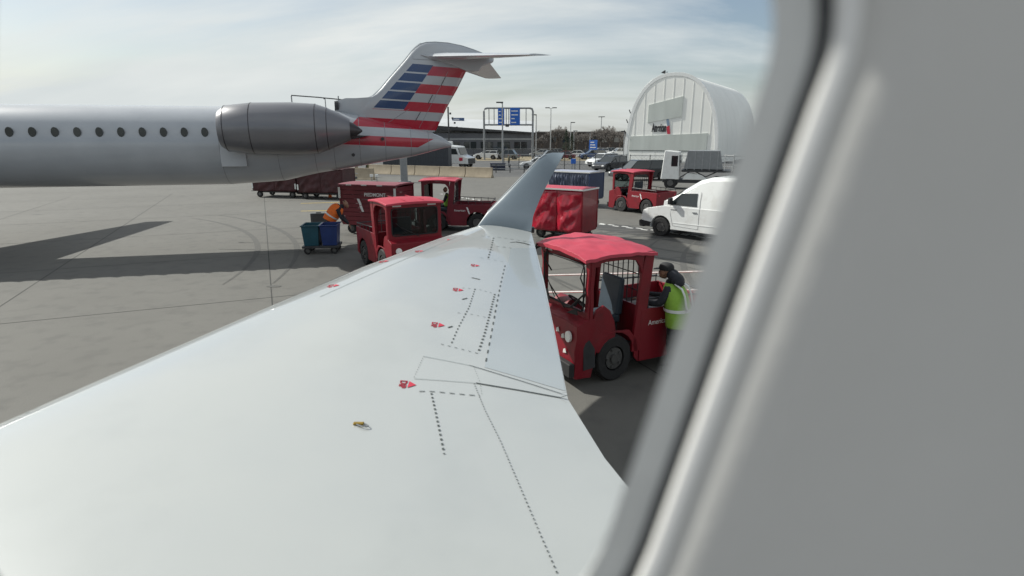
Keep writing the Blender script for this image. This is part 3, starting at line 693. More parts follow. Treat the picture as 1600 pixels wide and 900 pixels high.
    ru = MB(); a, b_ = W2 - .12, .40; c_ = [(cf + .038, y, 1.535 + z) for y, z in [(sx * (a - .09) + .09 * math.cos(R(q)), sz * (.365 - .09) + .09 * math.sin(R(q))) for sx, sz, q0 in ((1, 1, 0), (-1, 1, 90), (-1, -1, 180), (1, -1, 270)) for q in (q0, q0 + 30, q0 + 60, q0 + 90)]]
    ru.tube(c_ + [c_[0]], .016, 6); ru.build('windscreen_rubber', BLACK, wf, smooth=True)
    if windshield: MB().box((cf + .012, -W2 + .10, 1.16), (cf + .018, W2 - .10, 1.91)).build('windscreen', windshield, wf)
    wp = MB(); wp.tube([(cf + .06, .1, 1.12), (cf + .06, -.42, 1.40)], .012, 5); wp.tube([(cf + .055, -.25, 1.22), (cf + .055, -.55, 1.52)], .009, 4); wp.build('wiper', BLACK, wf)
    for y in (-.58, .58):
        h = MB().tube([(L0 + .02, y, .80), (L0 + .06, y, .80)], .085, 14); h.build('headlight', RIMP, t, smooth=True)
    if mark:
        mm = text_mesh('number_marking', mark, .26, SIGNW, t, face_matrix((-.85 + .35, W2 + .012, .78), (-1, 0, 0), (0, 0, 1)), ext=.002, bold=.006)
    # side logo on the bed
    for s_ in (-1, 1):
        if not mark:
            xx = (1, 0, 0) if s_ < 0 else (-1, 0, 0)
            text_mesh('side_lettering', LOGO_T, .12, SIGNW, t, face_matrix((-.30, s_ * (W2 + .007), .86), xx, (0, 0, 1)), ext=.001)
            em = MB(); emblem(em, (-.30 + (.34 if s_ < 0 else -.34), s_ * (W2 + .010), .86), xx, (0, 0, 1), .15); em.build('side_emblem', SIGNW, t)
    for y in (-.5, .5): MB().box((cf + .036, y - .12, top - .07), (cf + .048, y + .12, top - .02)).build('number_plate', OFFW, t)
    # roof slab, slightly domed, overhanging
    rg = []
    for k in range(9):
        x = cf + .13 - (cf - cb + .30) * k / 8; zz = top + .02 + .045 * math.sin(math.pi * k / 8)
        rg.append([(x, -W2 - .05, zz - .055), (x, -W2 - .045, zz - .005), (x, -.4, zz + .028), (x, 0, zz + .036), (x, .4, zz + .028), (x, W2 + .045, zz - .005), (x, W2 + .05, zz - .055), (x, 0, zz - .03)])
    MB().loft(rg).build('roof', roofm, t, bev=.01)
    for y in (-.26, .26): MB().box((cb - .1, y - .008, top + .085), (cf + .06, y + .008, top + .098)).build('roof_rib', roofm, t)
    # rear cab wall with arched grille opening
    bw = MB(); xb = cb + .0
    bw.box((xb, -W2 + .05, .45), (xb + .03, W2 - .05, 1.12)); bw.box((xb, -W2 + .05, 1.88), (xb + .03, W2 - .05, top))
    for s_ in (-1, 1):
        bw.prism([(s_ * (W2 - .05), 1.12), (s_ * (W2 - .05), 1.88), (s_ * (W2 - .35), 1.88), (s_ * (W2 - .20), 1.74), (s_ * (W2 - .15), 1.50), (s_ * (W2 - .15), 1.12)], xb, xb + .03, axis='x')
    bw.build('rear_cab_wall', paint, t)
    for k in range(8):
        y = -.52 + 1.04 * k / 7; MB().tube([(xb - .02, y, 1.10), (xb - .02, y, 1.90)], .011, 5).build('guard_bar', DARK, t)
    for z in (1.35, 1.62): MB().tube([(xb - .02, -.62, z), (xb - .02, .62, z)], .009, 5).build('guard_bar', DARK, t)
    # seat
    sb = MB(); sb.box((.18, -.30, .78), (.72, .30, .92)); sb.build('seat_cushion', SEAT, t, bev=.04)
    sb = MB(); sb.prism([(.14, .90), (.28, .90), (.20, 1.52), (.10, 1.52)], -.30, .30); sb.build('backrest', SEAT, t, bev=.04)
    sb = MB(); sb.box((.22, -.26, .5), (.68, .26, .78)); sb.build('seat_box', DARK, t)
    sw = MB(); ct = Vector((.93, .0, 1.16)); tl = Matrix.Rotation(R(-35), 3, 'Y'); pts = [ct + tl @ Vector((.19 * math.cos(a), .19 * math.sin(a), 0)) for a in [k * math.pi / 8 for k in range(17)]]
    sw.tube(pts, .014, 6); sw.tube([tuple(ct), (1.15, 0, .95)], .02, 6); sw.tube([pts[4], pts[12]], .01, 5); sw.build('steering_wheel', BLACK, t, smooth=True)
    MB().box((1.08, -W2 + .08, .9), (cf, W2 - .08, 1.10)).build('dashboard', DARK, t, bev=.02)
    # bed with rails
    MB().box((L1, -W2 + .03, .80), (cb, W2 - .03, .86)).build('bed_floor', DARK, t)
    MB().box((L1 - .02, -W2, .32), (L1 + .02, W2, 1.10)).build('tailgate', paint, t, bev=.01)
    rl = MB()
    for s_ in (-1, 1):
        y = s_ * (W2 - .02); rl.tube([(cb - .05, y, 1.26), (L1 + .04, y, 1.20)], .016, 6)
        for k in range(6): x = cb - .08 - (cb - L1 - .14) * k / 5; rl.tube([(x, y, 1.08), (x, y, 1.25)], .011, 5)
    rl.tube([(L1 + .04, -W2 + .02, 1.20), (L1 + .04, W2 - .02, 1.20)], .016, 6); rl.build('bed_rail', DARK, t)
    for x in (wx1 - .08, wx2):
        for s_ in (-1, 1): wheel(t, x, s_ * (W2 - .11), wr, .22)
    for y in (-.6, .6): MB().box((L1 - .035, y - .05, .92), (L1 - .02, y + .05, 1.0)).build('tail_light', MARKR, t)
    MB().tube([(L1 - .02, 0, .38), (L1 - .22, 0, .38)], .035, 8).build('tow_hitch', DARK, t)
    return t
TG = 'red baggage tugs on the apron'
# heading angle: local +x is forward
TS = 1.065
def put(corner, fwd, local, k=1.065):
    local = (local[0] * k, local[1] * k)   # place so that the local point lands on the world corner
    a = math.atan2(fwd[1], fwd[0]); c, s_ = math.cos(a), math.sin(a)
    return (corner[0] - (local[0] * c - local[1] * s_), corner[1] - (local[0] * s_ + local[1] * c), 0), a
f_ = (-.89, -.454); loc, a = put((1.14, 8.68), f_, (1.35, .83), .95)
tugD = make_tug(loc, a, 'open sided red tug with guard bars, right beside the wing edge', TG, windshield=None)
f_ = (.52, -.855); loc, a = put((-3.5, 16.0), f_, (1.35, -.83)); tugA = make_tug(loc, a, 'bright red tug with wide glass windscreen, in front of a tall maroon cart', TG, mark='72', windshield=DUSTY)
f_ = (-.995, .1); loc, a = put((-4.0, 24.9), f_, (1.35, .83)); tugB = make_tug(loc, a, 'dark red tug with a driver in lime vest, behind the tug with the glass windscreen', TG, paint=DRED, roofm=REDROOF, windshield=OFFW if False else GLASS)
f_ = (-.62, .785); loc, a = put((5.45, 32.3), f_, (1.35, .83)); tugC = make_tug(loc, a, 'small distant red tug between the navy cart and the white van', TG)
# ================================================================== BAGGAGE CARTS
def tarp(name, x0, x1, y, z0, z1, m, parent, nrm=-1, amp=.09, nx=26, nz=16, seed=0, folds=0, bulge=.05, sag=.02):
    v = []; f = []
    for j in range(nz + 1):
        for i in range(nx + 1):
            u_, w2 = i / nx, j / nz; x = x0 + (x1 - x0) * u_; z = z0 + (z1 - z0) * w2
            e = min(1, 6 * u_, 6 * (1 - u_), 5 * (1 - w2)) 
            d = noise.noise(Vector((x * 1.8 + seed, z * 2.6 - x * 1.3, seed))) * amp + abs(noise.noise(Vector((x * 3 + z * 2, z * 4 - x * 2, seed + 5)))) * amp * .9
            d += folds * math.sin(u_ * 2 * math.pi * 7 + 2 * noise.noise(Vector((u_ * 3, w2 * 2, seed))))
            d = d * e + bulge * math.sin(math.pi * u_) * (1 - w2)
            zz = z + (sag * noise.noise(Vector((x * 4, seed, 1))) if j == 0 else 0)
            v.append((x, y + nrm * (d + .012), zz))
    for j in range(nz):
        for i in range(nx): a = j * (nx + 1) + i; f.append((a, a + 1, a + nx + 2, a + nx + 1))
    o = MB().add(v, f).build(name, m, parent, smooth=True); md = o.modifiers.new('thick', 'SOLIDIFY'); md.thickness = .006
    return o
def make_cart(loc, rz, label, group, Lx=2.35, Dy=1.4, tm=VINYL, em=RED, rm=REDROOF, fm=None, top=2.02, seed=0, folds=0, bulge=.07, solid=False, text=None, fringe=False, deck=.50):
    t = empty('baggage_cart', loc, rz, label, 'baggage cart', group); x, y = Lx / 2, Dy / 2
    MB().box((-x, -y, deck - .08), (x, y, deck)).build('deck', em, t, bev=.01)
    MB().box((-x + .2, -y + .2, deck - .18), (x - .2, y - .2, deck - .09)).build('undercarriage', DARK, t)
    for sx in (-1, 1):
        for sy in (-1, 1):
            MB().box((sx * x - .03 - .0, sy * y - .03, deck), (sx * x + .03, sy * y + .03, top - .02)).build('post', em, t, bev=.006)
            wheel(t, sx * (x - .38), sy * (y - .16), .21, .13, n=16)
    for sx in (-1, 1):
        if solid:
            nb = 7
            for k in range(nb):
                z0_ = deck + (top - .10 - deck) * k / nb; MB().box((sx * (x + .004) - .012, -y + .035, z0_ + .008), (sx * (x + .004) + .012, y - .035, z0_ + (top - .1 - deck) / nb - .008)).build('end_board', em, t, bev=.004)
        else: MB().box((sx * x - .012, -y + .03, deck), (sx * x + .012, y - .03, top - .04)).build('end_panel', em, t)
    for sy in (-1, 1):
        if solid:
            nb = 9
            for k in range(nb):
                z0_ = deck - .12 + (top - deck + .06) * k / nb; MB().box((-x + .035, sy * (y + .006) - .012, z0_ + .007), (x - .035, sy * (y + .006) + .012, z0_ + (top - deck + .06) / nb - .007)).build('side_board', tm, t, bev=.004)
        else:
            tarp('side_curtain', -x + .02, x * .02, sy * y, deck - .06, top - .06, tm if not fm else fm, t, nrm=sy, seed=seed, folds=folds, bulge=bulge)
            tarp('side_curtain', x * .02 + .01, x - .02, sy * y, deck - .06, top - .06, tm if not fm else fm, t, nrm=sy, seed=seed + 3, folds=folds, bulge=bulge)
    # roof with rolled edge and pale wear patches
    rg = [[(x0_, yy * (y + .05), top + z_) for yy, z_ in ((-1, -.06), (-1, 0), (-.6, .025), (0, .035), (.6, .025), (1, 0), (1, -.06), (0, -.03))] for x0_ in (-x - .05, -x * .3, x * .3, x + .05)]
    MB().loft(rg).build('roof', rm, t, bev=.008)
    if fringe:
        MB().box((-x - .06, -y - .07, top - .05), (x + .06, -y - .052, top + .01)).build('roof_trim', OFFW, t)
        MB().box((x + .055, -y - .05, top - .05), (x + .07, y, top + .01)).build('roof_trim', OFFW, t)
    for sx, sy in ((-1, -1), (1, -1)): MB().box((sx * x - .05, sy * y - .062, deck + .1 if not solid else 1.5), (sx * x + .05, sy * y - .050, deck + .45 if not solid else 1.95)).build('reflector_tape', REFL, t) if not fringe else None
    mb = MB(); mb.tube([(-x, -.12, deck - .12), (-x - .55, 0, .36), (-x, .12, deck - .12)], .022, 6); mb.tube([(-x - .5, 0, .36), (-x - .75, 0, .34)], .028, 6); mb.build('tow_bar', DARK, t)
    MB().tube([(x, 0, deck - .14), (x + .14, 0, deck - .14)], .03, 6).build('hitch', DARK, t)
    if text:
        text_mesh('side_lettering', text, .20, SIGNW, t, face_matrix((.36, -y - .024, 1.66), (1, 0, 0), (0, 0, 1)), ext=.001, bold=.004)
        em2 = MB(); emblem(em2, (-.35, -y - .026, 1.22), (1, 0, 0), (0, 0, 1), .30); em2.build('side_emblem', SIGNW, t)
        for k in range(3): MB().box((-.95 + k * .72, -y - .066, top - .05), (-.70 + k * .72, -y - .058, top + .0)).build('reflector_tape', REFL, t)
    return t
for tt in (tugA, tugB, tugC, tugD): tt.scale = (TS, TS, TS)
tugD.scale = (.95, .95, 1.075)
def crumple(o, amt, sc, f=None):
    me = o.data.copy(); o.data = me; bm = bmesh.new(); bm.from_mesh(me); bmesh.ops.triangulate(bm, faces=[f_2 for f_2 in bm.faces if len(f_2.verts) > 4]); bmesh.ops.subdivide_edges(bm, edges=bm.edges[:], cuts=3, use_grid_fill=True)
    for v in bm.verts:
        c = v.co; d = noise.noise(Vector((c.x * sc + 3, c.y * sc, c.z * .5))) + .5 * noise.noise(Vector((c.x * sc * 2.3, c.y * sc * 2.3 + 9, 1)))
        if f: d2 = f(c)
        else: d2 = 0
        v.co.z += amt * d + d2
    bm.to_mesh(me); bm.free()
for o in [o for o in kids(tugD) if o.name.split('.')[0] == 'roof']:
    crumple(o, .024, 3.2, lambda c: .10 * max(0, (c.y * -1 - .1)) * max(0, .9 - abs(c.x - .5)) - .05 * max(0, c.y - .2))
for o in [o for o in kids(tugD) if o.name.split('.')[0] == 'roof_rib']: bpy.data.objects.remove(o)
for o in kids(tugD):
    nm = o.name.split('.')[0]
    if nm in ('front_pillar', 'windscreen_frame', 'cowl', 'nose_panel', 'front_fender', 'door_header'):
        me = o.data.copy(); o.data = me; bm = bmesh.new(); bm.from_mesh(me); bmesh.ops.triangulate(bm, faces=bm.faces[:]); bmesh.ops.subdivide_edges(bm, edges=[e for e in bm.edges if e.calc_length() > .12], cuts=3, use_grid_fill=True)
        for v in bm.verts:
            c = v.co; k = max(0, min(1, (c.x - .75) / .6)); n3 = noise.noise_vector(Vector((c.x * 3.2, c.y * 2.6, c.z * 3.0)))
            v.co += Vector((n3.x * .055 - .05 * max(0, 1 - abs(c.z - 1.3)) * (.5 + .5 * math.sin(c.y * 4)), n3.y * .030, n3.z * .035)) * k
        bm.to_mesh(me); bm.free()
dm = MB(); dm.tube([(1.30, -.70, 2.0), (1.42, -.86, 1.9), (1.44, -.92, 1.7), (1.36, -.9, 1.5), (1.33, -.84, 1.42)], .022, 6); dm.build('torn_seal', BLACK, tugD, smooth=True)
MB().prism([(1.06, .30), (1.30, .28), (1.32, .70), (1.20, .76), (1.08, .60)], .782, .790).build('step_well', DARK, tugD)
for P_ in ([(1.36, -.76, 2.02), (1.44, -.80, 1.86), (1.38, -.72, 1.70), (1.46, -.78, 1.58)], [(1.26, -.55, 1.98), (1.34, -.50, 1.80), (1.24, -.42, 1.62)], [(1.30, .74, 1.98), (1.36, .70, 1.72), (1.28, .76, 1.50), (1.34, .72, 1.30)]):
    MB().tube(P_, .014, 5).build('loose_wire', BLACK, tugD, smooth=True)
MB().prism([(-.72, 1.12), (-.30, 1.16), (-.40, 1.34), (-.58, 1.24), (-.70, 1.40)], 1.33, 1.345, axis='x').build('broken_trim', DARK, tugD)
MB().prism([(.30, 1.10), (.66, 1.14), (.62, 1.22), (.48, 1.18)], 1.36, 1.372, axis='x').build('broken_trim', BLACK, tugD)
dm = MB(); dm.tube([(1.27, .10, 1.14), (1.38, .45, 1.22), (1.33, .80, 1.50)], .016, 5); dm.build('bent_wiper', BLACK, tugD, smooth=True)
for y_, z_ in ((.35, .72), (.18, .78), (.42, .50)):
    dm = MB(); dm.prism([(y_, z_), (y_ + .10, z_ + .02), (y_ + .07, z_ + .09), (y_ + .01, z_ + .06)], 1.485, 1.492, axis='x'); dm.build('paint_scrape', OFFW, tugD)
BG = 'baggage carts on the apron'
def putc(corner, dirx, Lx, Dy):  # corner = near right corner (x=+L/2, y=-D/2); dirx = local +x in the world
    a = math.atan2(dirx[1], dirx[0]); c, s_ = math.cos(a), math.sin(a); lx, ly = Lx / 2, -Dy / 2
    return (corner[0] - (lx * c - ly * s_), corner[1] - (lx * s_ + ly * c), 0), a
loc, a = putc((2.72, 22.3), (.84, -.54), 2.3, 1.35); make_cart(loc, a, 'glossy red baggage cart with creased vinyl curtains just behind the winglet', BG, Lx=2.3, Dy=1.35, seed=2, bulge=.14, fringe=True, deck=.40)
loc, a = putc((4.35, 33.2), (.80, -.6), 2.7, 1.9); make_cart(loc, a, 'navy baggage cart with folded slate curtains beyond the winglet tip', BG, Lx=2.7, Dy=1.7, tm=BLUEV, em=mat('navy_cart_paint', (.014, .035, .10), .5, var=.2), rm=mat('pale_roof_paint', (.32, .34, .42), .6), fm=GREYV, folds=.05, seed=7, bulge=.02, fringe=True, text=None)
loc, a = putc((-4.75, 23.6), (.95, -.30), 2.6, 1.6); make_cart(loc, a, 'tall maroon boarded baggage cart with white lettering behind the bright red tug', BG, Lx=2.6, Dy=1.55, tm=DRED, em=DRED, rm=mat('dusty_maroon_roof', (.22, .05, .07), .6), solid=True, text='PIEDMONT', top=2.08)
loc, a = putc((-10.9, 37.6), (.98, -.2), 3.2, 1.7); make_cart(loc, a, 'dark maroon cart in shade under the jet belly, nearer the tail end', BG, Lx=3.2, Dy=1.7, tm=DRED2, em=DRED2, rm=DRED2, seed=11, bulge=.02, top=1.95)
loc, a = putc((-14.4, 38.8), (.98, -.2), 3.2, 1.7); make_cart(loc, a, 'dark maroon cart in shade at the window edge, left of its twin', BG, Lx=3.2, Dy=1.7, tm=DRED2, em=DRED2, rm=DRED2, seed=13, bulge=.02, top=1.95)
# belt loader: dark slanted boom behind the maroon cart, under the jet
bl_ = empty('belt_loader', (-13.4, 42, 0), R(-12), 'dark belt loader with slanted boom under the jet tail', 'belt loader')
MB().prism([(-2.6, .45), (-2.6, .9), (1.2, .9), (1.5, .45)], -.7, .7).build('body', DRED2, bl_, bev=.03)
MB().prism([(-2.3, 2.2), (-2.2, 2.35), (2.3, 1.2), (2.3, 1.05)], -.4, .4).build('boom', DARK, bl_, bev=.02)
for s_ in (-1, 1): MB().tube([(-2.2, s_ * .45, 2.55), (2.3, s_ * .45, 1.4)], .03, 6).build('handrail', STEEL, bl_)
MB().tube([(-2.0, 0, .9), (-2.3, 0, 2.15)], .06, 6).build('lift_post', DARK, bl_)
for x in (-1.8, .9):
    for s_ in (-1, 1): wheel(bl_, x, s_ * .6, .32, .2, n=16)
# blue open tub cart by the orange worker
tc_ = empty('tub_cart', tuple(at_z(505, 394, 0)), R(8), 'low tub cart with navy and teal bins beside the worker in orange', 'tub cart')
MB().box((-.62, -.45, .22), (.62, .45, .30)).build('deck', DARK, tc_, bev=.01)
BT = mat('teal_bin_plastic', (.01, .07, .10), .4, var=.15); BN = mat('blue_bin_plastic', (.012, .035, .15), .4, var=.15)
for x0_, x1_, m_ in ((-.60, -.02, BT), (.02, .60, BN)):
    mb = MB(); mb.loft([[(x0_ + i_, -.42 + i_, z_), (x1_ - i_, -.42 + i_, z_), (x1_ - i_, .42 - i_, z_), (x0_ + i_, .42 - i_, z_)] for i_, z_ in ((.05, .30), (0, .98), (-.03, .98), (-.03, 1.02), (.02, 1.02), (.07, .34))]); mb.build('bin', m_, tc_, bev=.02)
for x in (-.45, .45):
    for s_ in (-1, 1): wheel(tc_, x, s_ * .36, .13, .07, n=12)
# pile of dark bags by the worker
bg_ = tag(MB().box((-.36, -.17, .02), (.36, .17, .52)).box((-.12, -.03, .52), (.12, .03, .56)).build('suitcase', mat('charcoal_suitcase_shell', (.06, .065, .07), .45, var=.2), None, bev=.05, seg=3), 'charcoal hard suitcase standing on the ground behind the teal bin', 'suitcase')
bg_.location = at_z(499, 350, 0); bg_.rotation_euler = (0, 0, .25)
# ================================================================== PEOPLE
def skinned(name, chains, m, parent, sub=1):
    """chains: list of lists of (pos, rx, ry); first vertex of the first chain is the root; a chain may start with an int index to branch from"""
    vs, es, rad = [], [], []
    for ch in chains:
        prev = None
        for it in ch:
            if isinstance(it, int): prev = it; continue
            vs.append(it[0]); rad.append((it[1], it[2] if len(it) > 2 else it[1])); i = len(vs) - 1
            if prev is not None: es.append((prev, i))
            prev = i
    me = bpy.data.meshes.new(name); me.from_pydata(vs, es, []); me.update()
    o = bpy.data.objects.new(name, me); COL.objects.link(o); o.parent = parent; me.materials.append(m)
    sk = o.modifiers.new('skin', 'SKIN'); sk.use_smooth_shade = True
    for i, l in enumerate(me.skin_vertices[0].data): l.radius = rad[i]; l.use_root = (i == 0)
    if sub: sb = o.modifiers.new('sub', 'SUBSURF'); sb.levels = sub; sb.render_levels = sub
    return o
def hand(parent, wrist, d, m=SKIN, curl=.5, side=1, name='hand'):
    """palm plus five unequal fingers and a thumb, fingers curling down"""
    w = Vector(wrist); d = Vector(d).normalized(); s_ = d.cross(Vector((0, 0, 1))).normalized() * side; dn = -s_.cross(d) * (1 if side > 0 else -1)
    if dn.z > 0: dn = -dn
    ch = [[(tuple(w), .026, .018), (tuple(w + d * .045), .036, .016), (tuple(w + d * .085), .038, .015)]]
    o = skinned(name, ch, m, parent)
    for k, ln in enumerate((.068, .078, .073, .058)):
        b = w + d * .09 + s_ * (.027 - .018 * k); p1 = b + d * ln * .5 + dn * ln * .12 * curl * 2; p2 = p1 + d * ln * .18 + dn * ln * .36 * curl * 2; 
        skinned('finger', [[(tuple(b), .009), (tuple(p1), .0085), (tuple(p2), .007)]], m, o)
    b = w + d * .03 + s_ * .036; skinned('thumb', [[(tuple(b), .011), (tuple(b + s_ * .025 + d * .025 + dn * .01), .010), (tuple(b + s_ * .03 + d * .055 + dn * .02), .008)]], m, o)
    return o
def vest(parent, rings, m, name='vest'):
    o = MB().loft(rings, cap=False).build(name, m, parent, smooth=True); md = o.modifiers.new('t', 'SOLIDIFY'); md.thickness = .008; sb = o.modifiers.new('s', 'SUBSURF'); sb.levels = 1; sb.render_levels = 1
    return o
def ell(cx, cy, cz, rx, ry, n=20, tilt=(0, 0)):
    return [(cx + rx * math.cos(2 * math.pi * k / n), cy + ry * math.sin(2 * math.pi * k / n), cz + tilt[0] * rx * math.cos(2 * math.pi * k / n) + tilt[1] * ry * math.sin(2 * math.pi * k / n)) for k in range(n)]
def head(parent, c, fwd, m=SKIN, s=1.0):
    c = Vector(c); f = Vector(fwd).normalized(); sd = f.cross(Vector((0, 0, 1))).normalized()
    rings = []
    for k in range(11):
        ph = math.pi * (k + .3) / 10.6; z = .118 * math.cos(ph); r_ = math.sin(ph)
        jaw = 1 - .28 * max(0, -math.cos(ph))
        rings.append([tuple(c + (f * (math.cos(a) * .098 * r_ + (.012 if math.cos(ph) < -.3 else 0)) + sd * (math.sin(a) * .076 * r_ * jaw) + Vector((0, 0, z))) * s) for a in [q * math.pi / 8 for q in range(16)]])
    h = MB().loft(rings).build('head', m, parent, smooth=True)
    MB().loft([[tuple(c + (f * (.088 + e) + sd * (w * q) + Vector((0, 0, z))) * s) for q in (-1, 1)] + [tuple(c + (f * (.088 + e + b_) + Vector((0, 0, z))) * s)] for e, w, b_, z in ((.0, .008, .008, .03), (0, .012, .022, .0), (-.004, .016, .030, -.022), (-.006, .008, .006, -.032))]).build('nose', m, h, smooth=True)
    for q in (-1, 1):
        p = c + (f * -.002 + sd * .077 * q + Vector((0, 0, -.005))) * s; MB().tube([tuple(p - sd * .008 * q), tuple(p + sd * .012 * q)], .026 * s, 8).build('ear', m, h, smooth=True)
        p = c + (f * .086 + sd * .031 * q + Vector((0, 0, .018))) * s; MB().tube([tuple(p - f * .01), tuple(p + f * .004)], .012 * s, 8).build('eye', DARK, h)
    p = c + (f * .086 + Vector((0, 0, -.052))) * s; MB().tube([tuple(p - sd * .022), tuple(p + f * .006), tuple(p + sd * .022)], .006 * s, 5).build('mouth', MARKR, h)
    return h
# --- worker in lime vest at the tug bed: local +x is the direction faced
def lime_worker():
    t = empty('person', (2.86, 9.42, 0), math.atan2(.62, -.78), 'worker in striped lime vest, dark cap and hood leaning over the tug bed', 'person')
    sh = (.14, 0, 1.43)
    body = [[((0, 0, .95), .17, .13), ((.03, 0, 1.15), .165, .125), ((.09, 0, 1.34), .18, .12), ((.15, 0, 1.47), .09, .08), ((.20, 0, 1.56), .065, .06)],
            [2, ((.12, .17, 1.40), .075), ((.20, .24, 1.18), .062), ((.40, .20, 1.16), .050), ((.52, .16, 1.19), .036)],
            [2, ((.12, -.17, 1.40), .075), ((.24, -.23, 1.19), .062), ((.44, -.19, 1.19), .050), ((.56, -.14, 1.21), .036)],
            [0, ((0, .10, .86), .11), ((.03, .12, .50), .075), ((-.03, .13, .14), .055), ((-.03, .13, .07), .05)],
            [0, ((0, -.10, .86), .11), ((.06, -.13, .50), .075), ((.0, -.14, .14), .055), ((.0, -.14, .07), .05)]]
    # chains branch by vertex index: torso is 0..4
    skinned('body', body, NAVYC, t)
    for y, x in ((.13, -.03), (-.14, 0)):
        skinned('trouser_leg', [[((0, y * .75, .93), .135, .125), ((x + .05, y, .52), .092), ((x, y, .10), .075)]], TROU, t)
        MB().loft([[(x + a_, y + b_ * w_2, z_) for a_, b_ in ((-.09, -1), (.05, -1.05), (.17, -.8), (.20, 0), (.17, .8), (.05, 1.05), (-.09, 1))] for z_, w_2 in ((.0, .05), (.05, .05), (.09, .04), (.13, .035))]).build('shoe', BLACK, t, bev=.01)
    v = vest(t, [ell(-.01, 0, .80, .185, .235), ell(.0, 0, .93, .185, .235), ell(.02, 0, 1.08, .175, .225), ell(.06, 0, 1.24, .175, .232), ell(.09, 0, 1.38, .165, .225), ell(.12, 0, 1.47, .115, .165), ell(.14, 0, 1.51, .085, .10)], LIME)
    # stripes: a waist band and two over the back
    o = MB().loft([ell(.025, 0, 1.07, .191, .241), ell(.035, 0, 1.12, .191, .241)], cap=False).build('reflective_band', REFL, v, smooth=True)
    for y in (-.11, .11):
        pts = [(-.155, 1.10), (-.128, 1.22), (-.105, 1.34), (-.055, 1.45), (.05, 1.515)]
        mb = MB(); mb.add([(x - .006, y + s_ * .026, z) for s_ in (-1, 1) for x, z in pts], [(k, k + 1, len(pts) + k + 1, len(pts) + k) for k in range(len(pts) - 1)]); o = mb.build('reflective_strap', REFL, v, smooth=True); o.modifiers.new('t', 'SOLIDIFY').thickness = .006
    hd = head(t, (.245, 0, 1.665), (1, 0, -.25))
    # hood bunched at the neck, hood over the back of the head, cap with peak
    skinned('hood', [[((.02, -.12, 1.50), .06), ((-.0, 0, 1.54), .10, .07), ((.02, .12, 1.50), .06)], [1, ((.13, 0, 1.62), .105, .09), ((.19, 0, 1.70), .105, .09)]], NAVYC, t)
    cr_ = [[tuple(Vector((.235 + .108 * r_ * math.cos(a_), .088 * r_ * math.sin(a_), 1.715 + z_))) for a_ in [q * math.pi / 8 for q in range(16)]] for r_, z_ in ((1.0, -.02), (1.02, .02), (.92, .06), (.65, .09), (.2, .102))]
    cp = MB().loft(cr_).build('cap', BLACK, t, smooth=True)
    MB().loft([[(.31 + .0, y, 1.705) for y in (-.075, 0, .075)] + [(.30, y, 1.715) for y in (.075, 0, -.075)], [(.41, -.055, 1.685), (.425, 0, 1.685), (.41, .055, 1.685), (.41, .055, 1.692), (.425, 0, 1.692), (.41, -.055, 1.692)]]).build('cap_peak', BLACK, cp, smooth=True)
    hand(t, (.53, .155, 1.195), (.9, -.1, -.15), side=1); hand(t, (.57, -.135, 1.215), (.9, .1, -.15), side=-1)
    t.scale = (1.2, 1.2, 1.06)
    return t
lime_worker()
def orange_worker():
    p = at_z(531, 408, 0)
    t = empty('person', (-6.75, 21.3, 0), R(8), 'bending worker in orange vest with dark sleeves beside the bins', 'person')
    body = [[((0, 0, .92), .16, .14), ((.12, 0, 1.10), .16, .13), ((.28, 0, 1.26), .17, .12), ((.40, 0, 1.33), .085), ((.47, 0, 1.36), .06)],
            [2, ((.30, .18, 1.22), .07), ((.36, .22, .98), .058), ((.50, .18, .80), .046), ((.56, .16, .72), .034)],
            [2, ((.30, -.18, 1.22), .07), ((.38, -.22, .98), .058), ((.54, -.18, .84), .046), ((.60, -.16, .76), .034)],
            [0, ((0, .10, .84), .11), ((.05, .13, .48), .075), ((-.03, .13, .12), .055)], [0, ((0, -.10, .84), .11), ((.08, -.13, .48), .075), ((.02, -.14, .12), .055)]]
    skinned('body', body, NAVYC, t)
    def er(x, z, rx, ry, tl): return ell(x, 0, z, rx, ry, tilt=(tl, 0))
    v = vest(t, [er(-.03, .88, .19, .22, -.5), er(.05, 1.0, .18, .22, -.7), er(.14, 1.12, .17, .22, -.9), er(.24, 1.22, .16, .225, -1.1), er(.32, 1.30, .12, .18, -1.2), er(.37, 1.33, .07, .10, -1.2)], ORANGE)
    MB().loft([er(.06, 1.01, .186, .226, -.7), er(.09, 1.05, .186, .226, -.75)], cap=False).build('reflective_band', REFL, v, smooth=True)
    for y, x in ((.13, -.03), (-.14, .02)):
        skinned('trouser_leg', [[((0, y * .75, .90), .13, .12), ((x + .07, y, .50), .09), ((x, y, .08), .07)]], mat('navy_trousers', (.02, .03, .07), .9, var=.2), t)
        MB().box((x - .09, y - .05, 0), (x + .19, y + .05, .11)).build('shoe', BLACK, t, bev=.02)
    h = head(t, (.53, 0, 1.40), (1, 0, -.6))
    skinned('hair', [[((.48, 0, 1.46), .085), ((.53, 0, 1.485), .08)]], BLACK, t)
    t.scale = (1.15, 1.15, 1.13); hand(t, (.57, .16, .71), (.4, 0, -.9), side=1); hand(t, (.61, -.16, .75), (.4, 0, -.9), side=-1)
orange_worker()
